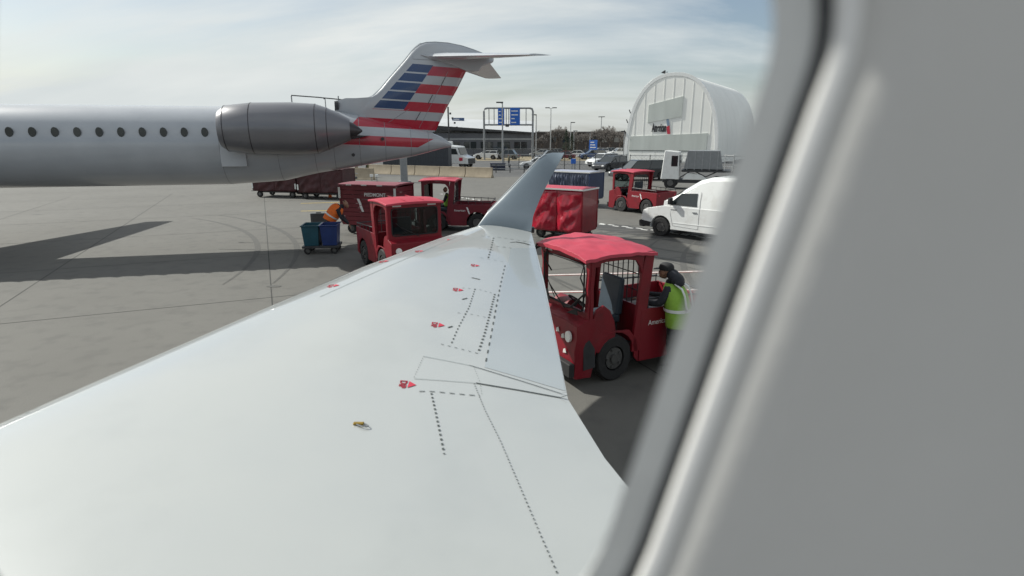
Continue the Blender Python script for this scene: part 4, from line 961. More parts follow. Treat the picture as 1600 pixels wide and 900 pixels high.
def driver():
    t = empty('person', (0, 0, 0), 0, 'seated driver in lime vest inside the dark red tug cab', 'person')
    M_ = tugB.matrix_world
    t.location = tugB.location; t.rotation_euler = tugB.rotation_euler
    body = [[((.42, 0, 1.02), .15, .12), ((.38, 0, 1.25), .15, .11), ((.38, 0, 1.42), .17, .11), ((.40, 0, 1.53), .08), ((.42, 0, 1.60), .06)],
            [2, ((.42, .18, 1.40), .07), ((.52, .24, 1.18), .055), ((.72, .16, 1.20), .045), ((.80, .14, 1.22), .034)],
            [2, ((.42, -.18, 1.40), .07), ((.52, -.24, 1.18), .055), ((.72, -.16, 1.20), .045), ((.80, -.14, 1.22), .034)],
            [0, ((.50, .10, 1.0), .10), ((.86, .13, .98), .07), ((.92, .13, .60), .055)], [0, ((.50, -.10, 1.0), .10), ((.86, -.13, .98), .07), ((.92, -.13, .60), .055)]]
    skinned('body', body, NAVYC, t)
    v = vest(t, [ell(.42, 0, 1.0, .155, .20), ell(.39, 0, 1.16, .155, .20), ell(.385, 0, 1.32, .155, .215), ell(.39, 0, 1.45, .13, .19), ell(.40, 0, 1.53, .08, .09)], LIME)
    head(t, (.46, 0, 1.72), (1, 0, 0)); skinned('hair', [[((.42, 0, 1.79), .085), ((.46, 0, 1.80), .08)]], BLACK, t)
    hand(t, (.80, .14, 1.22), (.9, 0, .1), side=1); hand(t, (.80, -.14, 1.22), (.9, 0, .1), side=-1)
driver()
def far_person(loc, rz, label):
    t = empty('person', loc, rz, label, 'person')
    body = [[((0, 0, .95), .15, .12), ((0, 0, 1.2), .15, .11), ((0, 0, 1.38), .17, .11), ((0, 0, 1.5), .06), ((0, 0, 1.55), .055)],
            [2, ((.02, .2, 1.36), .06), ((.04, .25, 1.1), .05), ((.12, .24, .88), .04)], [2, ((.02, -.2, 1.36), .06), ((.0, -.25, 1.1), .05), ((.06, -.24, .86), .04)],
            [0, ((0, .1, .86), .10), ((.06, .11, .5), .07), ((.0, .12, .08), .05)], [0, ((0, -.1, .86), .10), ((-.04, -.11, .5), .07), ((-.12, -.12, .08), .05)]]
    skinned('body', body, NAVYC, t); vest(t, [ell(0, 0, .92, .15, .20), ell(0, 0, 1.15, .15, .20), ell(0, 0, 1.40, .14, .2), ell(0, 0, 1.48, .08, .1)], mat('olive_jacket_cloth', (.13, .11, .05), .9), name='jacket')
    head(t, (.02, 0, 1.67), (1, 0, 0))
far_person(tuple(at_z(795, 263, 0)), R(200), 'small distant pedestrian in olive jacket walking past the barriers')
# ================================================================== VEHICLES
def car(name, loc, rz, label, group, paint, L=4.6, Wd=1.85, Hh=1.5, hood=.95, suv=False, cat='car'):
    """local +x forward; body, greenhouse, glass, wheels, lights"""
    t = empty(name, loc, rz, label, cat, group); x0, x1 = -L / 2, L / 2; w = Wd / 2; wr = .34 if not suv else .38
    wf, wb = x1 - .85, x0 + .85; bl = hood if not suv else 1.1
    prof = [(x0, .35), (x0 - .0, bl * .8), (x0 + .12, bl), (x1 - 1.25, bl), (x1 - .35, bl * .86), (x1, bl * .62), (x1 + .02, .35), (wf + wr + .08, .25)] + arc(wf, wr, wr + .06, 0, 180, 8) + [(wb + wr + .08, .22)] + arc(wb, wr, wr + .06, 0, 180, 8) + [(x0 + .1, .26)]
    MB().prism(prof, -w, w).build('body', paint, t, bev=.06, seg=3)
    a0, a1 = (x0 + (.12 if suv else .55)), x1 - 1.35
    gl = [(a0, bl - .02), (a0 + (.12 if suv else .55), Hh - .04), (a1 - .75, Hh - .04), (a1, bl - .02)]
    rings = [[(x, -w + .07, z) if k in (0, 3) else (x, -w + .20, z) for k, (x, z) in enumerate(gl)], [(x, w - .07, z) if k in (0, 3) else (x, w - .20, z) for k, (x, z) in enumerate(gl)]]
    MB().loft(rings).build('windows', DGLASS, t, bev=.03)
    MB().loft([[(gl[1][0] - .03, y, Hh - .06), (gl[2][0] + .05, y, Hh - .06), (gl[2][0] - .05, y, Hh), (gl[1][0] + .06, y, Hh)] for y in (-w + .18, w - .18)]).build('roof', paint, t, bev=.03)
    for s_ in (-1, 1):
        yb, yt = s_ * (w - .068), s_ * (w - .198)
        for (xa, xb) in ((gl[1][0] + (gl[2][0] - gl[1][0]) * .52, gl[0][0] + (gl[3][0] - gl[0][0]) * .50), (gl[1][0] + .02, gl[0][0] + .02), (gl[2][0], gl[3][0])):
            MB().tube([(xb, yb, bl - .02), (xa, yt, Hh - .04)], .035, 5).build('pillar', paint, t)
        MB().box((x1 - .10, s_ * (w - .28) - .15, bl * .62 - .06), (x1 + .03, s_ * (w - .28) + .15, bl * .62 + .07)).build('headlight', RIMP, t, bev=.02)
        MB().box((x0 - .02, s_ * (w - .2) - .12, bl * .75 - .07), (x0 + .06, s_ * (w - .2) + .12, bl * .75 + .09)).build('tail_light', MARKR, t, bev=.02)
        MB().box((a1 - .15, s_ * (w + .07) - .07, bl + .02), (a1 - .02, s_ * (w + .07) + .07, bl + .15)).build('mirror', paint, t, bev=.02)
        for x in (wf, wb): wheel(t, x, s_ * (w - .11), wr, .22, n=16)
    MB().box((x1 - .02, -w + .5, .42), (x1 + .035, w - .5, bl * .62)).build('grille', DARK, t, bev=.01)
    return t
PK = 'cars in the parking lot'
SILV = mat('silver_car_paint', (.42, .43, .44), .3, metal=.4, var=.05, coat=.5); CBLK = mat('black_car_paint', (.015, .017, .022), .25, var=.1, coat=.6); CGRN = mat('dark_green_car_paint', (.015, .03, .025), .25, var=.1, coat=.6); CWHT = mat('white_car_paint', (.72, .73, .73), .3, var=.03, coat=.6)
TAN = mat('grey_car_paint', (.20, .21, .21), .35, metal=.3, var=.05, coat=.5)
def gz(px, py): p = at_z(px, py, 0); return (p.x, p.y, 0)
car('parked_car', gz(998, 281), R(194), 'long black suv with a silver front end parked before the hangar', PK, CBLK, 5.4, 2.0, 1.85, suv=True)
car('parked_car', gz(953, 267), R(225), 'dark suv parked between the white suv and the long black one', PK, CBLK, 4.8, 1.9, 1.75, suv=True)
car('parked_car', gz(941, 260), R(215), 'white suv with dark windows parked left of the hangar', PK, CWHT, 4.7, 1.9, 1.75, suv=True)
car('parked_car', gz(840, 264), R(182), 'white car partly behind the winglet edge', PK, CWHT, 4.6, 1.85, 1.45)
car('parked_car', gz(776, 244), R(180), 'dark green suv parked behind the lamp post with the pale base', PK, CGRN, 5.0, 1.95, 1.9, suv=True)
car('parked_car', gz(845, 245), R(175), 'silver car parked beyond the dry verge', PK, SILV, 4.5, 1.8, 1.45)
car('parked_car', gz(868, 243), R(178), 'grey car parked next to the silver one', PK, TAN, 4.5, 1.8, 1.45)
car('parked_car', gz(898, 247), R(170), 'white car parked under the blue road sign', PK, CWHT, 4.5, 1.8, 1.45)
car('parked_car', gz(915, 244), R(176), 'dark car parked under the blue road sign', PK, CBLK, 4.5, 1.8, 1.45)
car('parked_car', gz(748, 243), R(180), 'silver car left of the dark green suv', PK, SILV, 4.5, 1.8, 1.45)
car('parked_car', gz(810, 243), R(184), 'dark car parked below the overhead sign gantry', PK, CBLK, 4.5, 1.8, 1.45)
rnd = random.Random(4); cols = [(CWHT, 'white'), (SILV, 'silver'), (CBLK, 'black'), (TAN, 'grey'), (CGRN, 'dark green'), (mat('blue_car_paint', (.02, .05, .14), .3, coat=.5), 'blue'), (mat('maroon_car_paint', (.12, .012, .02), .3, coat=.5), 'maroon')]
for px, py, ci, where in ((760, 249, 0, 'behind the guard rail left of the gantry'), (792, 249, 3, 'between the two gantry legs'), (822, 240.5, 1, 'at the right gantry leg'), (880, 249, 6, 'below the round bare tree'), (925, 249, 5, 'just left of the white suv'),
                      (951, 243, 3, 'in the far row right of the blue sign'), (965, 243.5, 0, 'in the far row beside the hangar foot'), (935, 243, 1, 'in the far row behind the white suv'), (733, 243.5, 2, 'right of the white box truck'), (857, 251, 2, 'right of the winglet line beyond the fence')):
    car('parked_car', gz(px, py), R(rnd.uniform(165, 195)), f'{cols[ci][1]} car parked {where}', PK, cols[ci][0], rnd.uniform(4.3, 4.9), 1.85, rnd.uniform(1.42, 1.75), suv=rnd.random() < .4)
# --- white van, cut by the window edge
def van():
    fd = Vector((-.70, .714)); loc = None
    a = math.atan2(fd.y, fd.x); Lf = 3.0
    # near front wheel contact point lands at pixel (1025, 369)
    wpt = at_z(1031, 369, 0); wx, wy = 2.05, .98
    lx = wpt.x - (wx * math.cos(a) - wy * math.sin(a)); ly = wpt.y - (wx * math.sin(a) + wy * math.cos(a))
    t = empty('white_van', (lx, ly, 0), a, 'white high roof cargo van with black bumper driving past the red tug', 'van')
    W2 = 1.0; wr = .39; fx = 2.95; rx = -3.1; wf, wb = 2.05, -1.75
    arch1 = arc(wf, wr, wr + .08, -8, 188, 12); arch2 = arc(wb, wr, wr + .08, -8, 188, 12)
    low = [(fx - .02, .42), (fx + .0, .78), (fx - .04, 1.02), (fx - .25, 1.16), (fx - 1.02, 1.30), (rx + .02, 1.30), (rx, .42), (wb - wr - .1, .38)]
    prof = [(fx, .36), (fx + .02, .78), (fx - .05, 1.00), (fx - .22, 1.12), (fx - 1.05, 1.27), (rx, 1.27), (rx, .40), (wb - wr - .1, .36)] + arch2[::-1] + [(wb + wr + .1, .34), (wf - wr - .1, .34)] + arch1[::-1] + [(wf + wr + .1, .36)]
    MB().prism(prof, -W2, W2).build('body', WHITE, t, bev=.05, seg=3)
    # upper body: lofted cross sections with tumblehome and high roof
    def cs(x, h, wt, wb_=.985): return [(x, -wb_, 1.22), (x, -wb_ + .03, 1.5), (x, -wt, h - .12), (x, -wt + .14, h), (x, wt - .14, h), (x, wt, h - .12), (x, wb_ - .03, 1.5), (x, wb_, 1.22)]
    MB().loft([cs(1.98, 1.30, .90), cs(1.20, 1.94, .84), cs(.55, 2.34, .82), cs(.05, 2.48, .82), cs(-1.5, 2.52, .82), cs(rx + .1, 2.50, .82), cs(rx + .02, 2.44, .80)]).build('cab_and_cargo_box', WHITE, t, bev=.04, seg=3)
    # windscreen and side window set proud of the skin
    MB().loft([[(1.94, -.80, 1.37), (1.94, .80, 1.37), (1.97, .80, 1.37), (1.97, -.80, 1.37)], [(1.27, -.72, 1.90), (1.27, .72, 1.90), (1.30, .72, 1.91), (1.30, -.72, 1.91)]]).build('windscreen', DGLASS, t)
    for s_ in (-1, 1):
        def wy_(z): return s_ * (.962 - (z - 1.5) / (1.82 - 1.5) * .055 if z > 1.5 else .985 - (z - 1.22) * .08)
        dm = MB(); P = [(1.68, 1.33), (1.60, 1.46), (1.22, 1.80), (.55, 1.84), (.50, 1.33)]
        dm.add([(x, wy_(z) + s_ * .012, z) for x, z in P] + [(x, wy_(z) - s_ * .05, z) for x, z in P], [(0, 1, 2, 3, 4), (9, 8, 7, 6, 5)] + [(k, 5 + k, 5 + (k + 1) % 5, (k + 1) % 5) for k in range(5)])
        dr = dm.build('side_window', DGLASS, t)
        # door seams, handle, trim line
        sm = MB()
        for P2 in ([(.38, .46), (.38, 1.22), (.40, 1.90)], [(1.66, 1.30), (1.62, .95), (1.50, .50), (.38, .46)]):
            for i in range(len(P2) - 1):
                (xa, za), (xb, zb) = P2[i], P2[i + 1]; ya = s_ * 1.003 if za < 1.25 else wy_(za) + s_ * .006; yb = s_ * 1.003 if zb < 1.25 else wy_(zb) + s_ * .006
                sm.tube([(xa, ya, za), (xb, yb, zb)], .006, 4)
        sm.build('door_seam', GREYM, t)
        MB().box((.48, s_ * 1.0 - .02, 1.08), (.66, s_ * 1.0 + .03, 1.13)).build('door_handle', GREYM, t, bev=.01)
        MB().box((-1.2, s_ * 1.0 - .005, .60), (1.5, s_ * 1.0 + .01, .64)).build('side_moulding', WHITE, t, bev=.004)
        mr = MB(); mr.box((1.52, s_ * 1.13 - .10, 1.36), (1.66, s_ * 1.13 + .10, 1.62)); mr.build('mirror', BLACK, t, bev=.03)
        MB().tube([(1.58, s_ * .97, 1.34), (1.58, s_ * 1.12, 1.42)], .03, 6).build('mirror_arm', BLACK, t)
        for x in (wf, wb): wheel(t, x, s_ * (W2 - .12), wr, .24)
        MB().prism([(fx - .30, .86), (fx + .0, .88), (fx - .05, 1.03), (fx - .28, 1.09)], s_ * (W2 - .32), s_ * (W2 + .006)).build('headlight', RIMP, t, bev=.02)
        MB().box((2.25 - .9, s_ * 1.0 - .004, 1.12), (2.52 - .9, s_ * 1.0 + .006, 1.16)).build('fender_badge', GREYM, t)
    MB().prism([(fx - .12, .32), (fx + .12, .34), (fx + .14, .58), (fx + .02, .62), (fx - .12, .60)], -W2 - .01, W2 + .01).build('front_bumper', BLACK, t, bev=.03)
    MB().prism([(wf + wr + .10, .36), (fx + .02, .36), (fx + .02, .60), (wf + wr + .06, .56)], -W2 - .012, W2 + .012).build('bumper_side', BLACK, t, bev=.02)
    g = MB().box((fx - .01, -.55, .66), (fx + .035, .55, .95)); g.build('grille', DARK, t, bev=.02)
    for k in range(3): MB().box((fx + .03, -.55, .70 + .08 * k), (fx + .05, .55, .73 + .08 * k)).build('grille_bar', RIM, t)
    MB().box((rx - .08, -W2, .38), (rx, W2, .56)).build('rear_bumper', BLACK, t, bev=.02)
van()
# --- white service truck behind the van: cab box at the left, grey hopper at the right
def service_truck():
    p = at_z(1052, 294, 0); t = empty('service_truck', (p.x, p.y, 0), R(-20), 'white service truck with raised cab and grey slatted tank before the hangar', 'truck')
    MB().prism([(-.95, .75), (-.75, 2.95), (.35, 2.85), (.45, .75)], -1.0, 1.0).build('cab', OFFW if False else WHITE, t, bev=.06)
    MB().box((-.15 - .05, -1.012, 1.75), (.28, -.99, 2.55)).build('side_window', DGLASS, t)
    MB().box((.36, -.8, 1.8), (.44, .8, 2.6)).build('rear_window', DGLASS, t)
    MB().box((-.8, -.9, .5), (4.6, .9, .75)).build('chassis', DARK, t, bev=.02)
    MB().prism([(.75, 1.55), (.95, 2.95), (3.3, 2.95), (3.6, 1.55)], -1.0, 1.0).build('hopper', GREYM, t, bev=.04)
    MB().box((.6, -1.1, 1.35), (4.2, 1.1, 1.5)).build('platform', DARK, t)
    for k in range(5): MB().box((.95 + k * .55, -1.03, 1.5), (1.02 + k * .55, -1.0, 2.95)).build('rib', STEEL, t)
    rl = MB()
    for z in (1.8, 2.2, 2.6): rl.tube([(3.6, -1.0, z), (4.3, -1.0, z)], .03, 5)
    for x in (3.7, 4.3): rl.tube([(x, -1.0, 1.5), (x, -1.0, 2.7)], .03, 5)
    rl.build('railing', OFFW, t)
    MB().prism([(.7, .75), (1.0, 1.3), (2.2, 1.15), (2.5, .75)], -1.0, -.5).build('side_tank', WHITE, t, bev=.05)
    MB().tube([(.5, -.9, .9), (1.4, -1.0, 1.5), (2.4, -.95, 1.0), (3.2, -.9, 1.4)], .05, 6).build('hose', DARK, t, smooth=True)
    for x in (-.2, 3.2, 4.1):
        for s_ in (-1, 1): wheel(t, x, s_ * .85, .48, .28, n=18)
service_truck()
def cab_truck():
    p = at_z(703, 262, 0); t = empty('box_truck', (p.x, p.y, 0), R(-24), 'white truck with dark windscreen standing beside the jet tail cone', 'truck')
    MB().prism([(-1.6, .6), (-1.6, 3.4), (-.1, 3.4), (-.1, .6)], -1.1, 1.1).build('box_body', WHITE, t, bev=.04)
    MB().prism([(0, .55), (0, 2.9), (1.7, 2.75), (2.1, 1.7), (3.2, 1.35), (3.25, .55)], -1.05, 1.05).build('cab', WHITE, t, bev=.06)
    MB().prism([(.15, 1.75), (.2, 2.55), (1.55, 2.45), (1.85, 1.75)], -1.06, 1.06).build('side_window', DGLASS, t)
    MB().prism([(1.80, 2.6), (2.16, 1.75), (2.19, 1.75), (1.83, 2.6)], -.95, .95).build('windscreen', DGLASS, t)
    MB().box((3.2, -.9, .6), (3.3, .9, 1.25)).build('grille', DARK, t)
    MB().box((2.0, -1.07, .95), (2.5, -1.04, 1.35)).build('red_panel', MARKR, t)
    for x in (-.7, 2.4):
        for s_ in (-1, 1): wheel(t, x, s_ * .9, .48, .28, n=18)
cab_truck()
# ================================================================== FIELD ITEMS
# concrete barriers, each its own
bm_ = None
pts = [(-15.8, 65.0), (-1.9, 58.2)]; nB = 5
for k in range(nB):
    a = Vector(pts[0]).lerp(Vector(pts[1]), k / nB); b_ = Vector(pts[0]).lerp(Vector(pts[1]), (k + 1) / nB); c = (a + b_) / 2; L = (b_ - a).length / 2 - .04
    rz = math.atan2(b_.y - a.y, b_.x - a.x)
    names = ['sand coloured concrete barrier farthest behind the grey post', 'sand coloured concrete barrier second behind the jet tail', 'sand coloured concrete barrier in the middle of the row', 'sand coloured concrete barrier next to the row end', 'sand coloured concrete barrier ending the row beside the dark crate']
    if bm_ is None:
        mb = MB(); mb.loft([[(x, y, z) for y, z in ((-.30, 0), (-.28, .12), (-.13, .34), (-.09, 1.0), (.09, 1.0), (.13, .34), (.28, .12), (.30, 0))] for x in (-L, L)]); bm_ = mb.build('concrete_barrier', CONC, None, bev=.02); o = bm_
    else: o = bm_.copy(); COL.objects.link(o)
    tag(o, names[k], 'barrier', 'row of concrete barriers'); o.location = (c.x, c.y, 0); o.rotation_euler = (0, 0, rz)
o = tag(MB().loft([[(x, y, z) for y, z in ((-.30, 0), (-.28, .12), (-.13, .34), (-.09, 1.1), (.09, 1.1), (.13, .34), (.28, .12), (.30, 0))] for x in (-2.2, 2.2)]).build('concrete_barrier', CONC, None, bev=.02), 'sand coloured concrete barrier nearest the window edge below the jet', 'barrier', 'row of concrete barriers'); o.location = (-15.2, 56, 0); o.rotation_euler = (0, 0, R(-14))
# dark container behind the tail, grey post
t = empty('container', tuple(at_z(668, 266, 0)), R(-4), 'dark grey corrugated container behind the jet tail cone', 'container')
MB().box((-5.5, 0, .1), (2.6, 2.4, 2.9)).build('shell', mat('dark_container_paint', (.045, .05, .06), .6, var=.15), t, bev=.03)
for k in range(26): MB().box((-5.4 + k * .31, -.035, .2), (-5.26 + k * .31, .0, 2.8)).build('rib', mat('dark_container_paint', (.045, .05, .06)), t)
p = at_z(632, 285, 0); t = empty('support_post', tuple(p), 0, 'grey square post standing under the jet tail', 'post')
MB().box((-.28, -.28, 0), (.28, .28, 3.6)).build('shaft', GREYM, t, bev=.04); MB().box((-.5, -.5, 0), (.5, .5, .12)).build('foot', GREYM, t, bev=.02)
# arched hangar
def hangar():
    base = at_z(978, 252, 0); d = Vector((.85, -.527, 0)).normalized(); dep = Vector((.527, .85, 0))
    Wd = 14.2; Hh = 13.1
    t = empty('arched_hangar', (base.x, base.y, 0), math.atan2(d.y, d.x), 'large white arched fabric hangar with grey panels and American lettering', 'hangar')
    def ap(k, n=24, w=Wd, h=Hh, off=0):
        u_ = k / n; a = math.pi * (1 - u_); x = w / 2 + (w / 2 + off) * (abs(math.cos(a)) ** .86) * (1 if math.cos(a) > 0 else -1); z = (h + off) * (math.sin(a) ** .80)
        return x, z
    pr = [ap(k) for k in range(25)]
    MB().prism(pr[::-1], 0, .25).build('gable_wall', HANG, t)
    D = 32; nb = 9
    for j in range(nb):
        y0, y1 = .1 + D * j / nb, .1 + D * (j + 1) / nb - .06; po = [ap(k, off=.25) for k in range(25)]; pi = [ap(k, off=.02) for k in range(25)]
        MB().loft([[(x, y, z) for x, z in po] + [(x, y, z) for x, z in pi[::-1]] for y in (y0, y1)]).build('roof_panel', HANG, t, smooth=True)
    po = [ap(k, off=.42) for k in range(25)]; pi = [ap(k, off=-.12) for k in range(25)]
    MB().loft([[(x, y, z) for x, z in po] + [(x, y, z) for x, z in pi[::-1]] for y in (-.06, .28)]).build('arch_rim', WHITE, t, bev=.03)
    def hp(px, py, y=-.02):
        q = at_plane(px, py, Vector((base.x, base.y, 0)) + dep * y * .98, Vector((-d.y, d.x, 0))) - Vector((base.x, base.y, 0)); return (q.dot(d), q.z)
    for nm, P in (('upper_panel', [(1012, 192), (1065, 182), (1068, 150), (1014, 164)]), ('lower_panel', [(983, 236), (1103, 238), (1106, 208), (985, 213)])):
        MB().prism([hp(*q) for q in P], -.10, .0).build(nm, HANGG, t)
    x, z = hp(1030, 200); text_mesh('sign_lettering', 'American', 1.75, mat('black_sign_lettering', (.03, .03, .035), .6), t, face_matrix((x, -.06, z), (1, 0, 0), (0, 0, 1)), ext=.03, bold=.07, sx=.34)
    x, z = hp(1042.5, 197); 
    for P, m_ in (([(-.35, 2.2), (.0, 2.2), (.45, .2), (.0, .0)], mat('blue_grey_emblem', (.2, .27, .36), .5)), ([(-.1, -.1), (.4, .1), (.65, -1.6), (.1, -1.6)], MARKR)):
        MB().prism([(x + a * .9, z + b_ * .75) for a, b_ in P], -.08, -.02).build('sign_emblem', m_, t)
    for k in range(9):
        xx = 1.2 + k * 1.5; u_ = abs((xx - Wd / 2) / (Wd / 2)); zz = Hh * max(.05, (1 - u_ ** (2 / .86))) ** .40 - .35
        MB().box((xx - .03, -.035, 1.8), (xx + .03, -.0, max(2.5, zz))).build('fabric_seam', mat('hangar_seam', (.84, .84, .80), .6), t)
    # doorway band, small vent on the ridge, roof edge lamps
    for k in range(6): MB().box((.6 + k * 2.2, -.06, .15), (.6 + k * 2.2 + 2.1, -.0, 1.7)).build('door_panel', HANG, t, bev=.02)
    MB().box((.5, -.12, 1.75), (14.2, -.02, 1.83)).build('base_rail', DARK, t)
    x, z = ap(11); vt = MB(); vt.tube([(x, .3, z), (x, .3, z + .7)], .06, 6); vt.prism([(x - .9, z + .55), (x - .3, z + .9), (x - .25, z + .35)], .1, .5); vt.build('ridge_vent', DARK, t)
    for k in (2, 3, 4):
        x, z = ap(k, off=.5); MB().tube([(x, 0, z - .2), (x - .25, 0, z + .35)], .08, 6).build('edge_lamp', DARK, t)
hangar()
# long terminal building with pitched pale roof
def terminal():
    t = empty('terminal_building', (-30, 124, 0), R(-2), 'long low grey building with pale sloping roof behind the overhead signs', 'building')
    L = 34
    WALL = mat('dark_grey_cladding', (.10, .105, .12), .7, var=.15, scale=.3); ROOFP = mat('pale_metal_roof', (.55, .56, .57), .5, var=.05)
    MB().box((8, 0, 0), (L, 14, 4.6)).build('wall', WALL, t)
    MB().prism([(7.2, 6.6), (L + .8, 4.75), (L + .8, 4.55), (7.2, 5.6)], -.9, 14.5).build('fascia', DARK, t)
    MB().add([(7.2, -.9, 6.62), (L + .8, -.9, 4.78), (L + .5, 7, 7.2), (9, 7, 7.9)], [(0, 1, 2, 3)]).build('roof', ROOFP, t)
    MB().box((7.5, 7.0, 4), (L + .5, 7.2, 7.15)).build('roof_ridge', ROOFP, t)
    for k in range(7):
        w_o = MB().box((9.5 + k * 3.5, -.06, 1.4), (12.1 + k * 3.5, .02, 2.9)).build('window', DGLASS, t)
        MB().box((10.76 + k * 3.5, -.09, 1.4), (10.84 + k * 3.5, -.061, 2.9)).build('mullion', STEEL, w_o)
    MB().box((8, -.05, 3.3), (L, .0, 3.6)).build('wall_band', STEEL, t)
    MB().box((20.6, -.3, 5.0), (22.4, .5, 5.7)).build('roof_unit', DARK, t)
terminal()
t = empty('low_building', (2, 168, 0), R(-2), 'long dark brown low building behind the bare trees', 'building')
MB().box((0, 0, 0), (34, 10, 5.0)).build('wall', mat('brown_brick_wall', (.09, .075, .065), .9, var=.2, scale=.5), t)
MB().box((-.3, -.3, 5.0), (34.3, 10.3, 5.3)).build('roof_edge', mat('brown_roof_edge', (.16, .14, .13), .8), t)
for k in range(9): MB().box((1.5 + k * 3.6, -.08, 2.4), (3.6 + k * 3.6, .02, 3.8)).build('window', DGLASS, t)
# overhead sign gantry
def gantry():
    a = at_z(757, 250, 0); b_ = at_z(832, 250, 0); y = a.y
    t = empty('sign_gantry', ((a.x + b_.x) / 2, y, 0), 0, 'grey overhead road gantry carrying two blue signs', 'gantry'); cx = (a.x + b_.x) / 2
    Z = lambda py: at_y(800, py, y).z
    xl, xr = a.x - cx, b_.x - cx; zt, zm = Z(169), Z(195)
    for x, s_ in ((xl, 1), (xr, -1)): MB().tube([(x, 0, 0), (x, 0, zt - .5), (x + s_ * .15, 0, zt - .12), (x + s_ * .55, 0, zt)], .17, 8).build('upright', GREYM, t, smooth=True)
    MB().tube([(xl + .5, 0, zt), (xr - .5, 0, zt)], .14, 8).build('top_beam', GREYM, t); MB().tube([(xl, 0, zm), (xr, 0, zm)], .14, 8).build('lower_beam', GREYM, t)
    for px in (764, 772, 782, 791, 795, 822): 
        x = at_y(px, 180, y).x - cx; MB().tube([(x, .1, zm), (x, .1, zt)], .08, 6).build('strut', GREYM, t)
    for p0, p1, q0, q1 in ((778, 788, 169.5, 195), (797, 812.5, 168.5, 195.5)):
        x0_, x1_ = at_y(p0, 180, y).x - cx, at_y(p1, 180, y).x - cx; z1, z0_ = Z(q0), Z(q1)
        s_ = MB().box((x0_, -.35, z0_), (x1_, -.25, z1)).build('sign_panel', BLUES, t, bev=.02)
        rnd = random.Random(p0)
        for k in range(4):
            zz = z1 - (z1 - z0_) * (.16 + .22 * k); h_ = .16; ww = (x1_ - x0_) * rnd.uniform(.3, .7); xx = x0_ + (x1_ - x0_) * .12
            MB().box((xx, -.365, zz - h_), (xx + ww, -.35, zz)).build('sign_line', SIGNW, s_)
    MB().box((-.5, -.4, zm - .35), (.1, -.1, zm + .1)).build('junction_box', DARK, t)
gantry()
# road sign among the trees, and a small sign and post group
def panel_sign(px, py, y, w, h, label, m=BLUES, rows=3, name='road_sign'):
    c = at_y(px, py, y); t = empty(name, (c.x, y, 0), 0, label, 'sign')
    for s_ in (-1, 1): MB().tube([(s_ * w * .3, 0, 0), (s_ * w * .3, 0, c.z - h / 2)], .07, 6).build('post', GREYM, t)
    MB().box((-w / 2, -.06, c.z - h / 2), (w / 2, .06, c.z + h / 2)).build('panel', m, t, bev=.03)
    for k in range(rows): MB().box((-w * .38, -.075, c.z + h / 2 - h * (.28 + .26 * k)), (w * (.1 + .1 * (k % 3)), -.061, c.z + h / 2 - h * (.18 + .26 * k))).build('sign_line', SIGNW, t)
panel_sign(927, 226.5, 118, 1.6, 1.9, 'blue road sign standing in front of the bare trees')
panel_sign(716, 189, 128, 2.6, 1.3, 'small dark blue board on tall posts near the terminal roof', m=mat('slate_blue_board', (.05, .09, .19), .5), rows=1, name='billboard')
panel_sign(896, 252, 60, .5, .5, 'small blue square sign near the fence beyond the winglet tip', rows=0, name='small_sign')
# lamp posts and masts
def lamp(px, ytop, y, label, arm=.9, both=False, r=.09, hd=.45):
    c = at_y(px, ytop, y); t = empty('lamp_post', (c.x, y, 0), 0, label, 'lamp post', 'lamp posts around the parking lot')
    MB().tube([(0, 0, 0), (0, 0, c.z)], r * 1.4, 8, r1=r * .8).build('pole', STEEL, t, smooth=True); MB().box((-.25, -.25, 0), (.25, .25, .35)).build('footing', CONC, t)
    for s_ in ((-1, 1) if both else (-1,)):
        MB().tube([(0, 0, c.z - .05), (s_ * arm, 0, c.z + .08)], .05, 6).build('arm', STEEL, t); MB().box((s_ * arm - hd, -.2, c.z + .0), (s_ * arm + hd, .2, c.z + .16)).build('lamp_head', DARK, t, bev=.04)
lamp(785, 161, 78, 'lamp post rising behind the overhead gantry with one head', arm=.35)
lamp(861, 169, 120, 'tall lamp post left of the round bare tree', both=True, arm=.7)
lamp(892, 192, 120, 'short lamp post right of the round bare tree', arm=-.4)
lamp(897, 205, 140, 'low dark lamp post behind the brown building', arm=-.3, hd=.5)
lamp(922, 208, 130, 'low dark lamp post above the blue road sign', arm=.3, hd=.5)
lamp(940, 183, 150, 'slender mast with flat top standing between sign and hangar', both=True, arm=.35)
lamp(838, 180, 110, 'curved top lamp post right of the gantry', arm=.4)
lamp(976, 206, 98, 'lamp post at the left foot of the hangar', arm=.3, hd=.3)
lamp(508, 155, 90, 'thin mast above the jet engine', arm=.1, hd=.1)
c = at_y(700, 167, 100); t = empty('antenna_mast', (c.x, 100, 0), 0, 'thin black lattice mast just right of the tail fin', 'mast')
MB().tube([(0, 0, 0), (0, 0, c.z)], .14, 6).build('mast', DARK, t)
for k in range(4): MB().box((.2 + .35 * k, -.1, c.z - 1.2 - .75 * k), (.5 + .35 * k, .1, c.z - .9 - .75 * k)).build('antenna', DARK, t)
MB().tube([(-3.2, 0, c.z - 3.9), (0, 0, c.z - 3.9)], .06, 5).build('crossbar', DARK, t)
t = empty('overhead_line', (-31, 92, 0), 0, 'thin dark overhead line and its pylon above the jet engine', 'cable')
zc_ = at_y(490, 150, 92).z; x0_, x1_ = at_y(455, 148, 92).x + 31, at_y(537, 155, 92).x + 31
MB().tube([(x0_, 0, at_y(455, 149, 92).z), ((x0_ + x1_) / 2, 0, at_y(500, 152, 92).z), (x1_, 0, at_y(537, 156, 92).z)], .09, 6).build('line', DARK, t)
for x in (x0_, x1_ - .8): MB().tube([(x, 0, 0), (x, 0, zc_ + .0)], .09, 6).build('support', GREYM, t)
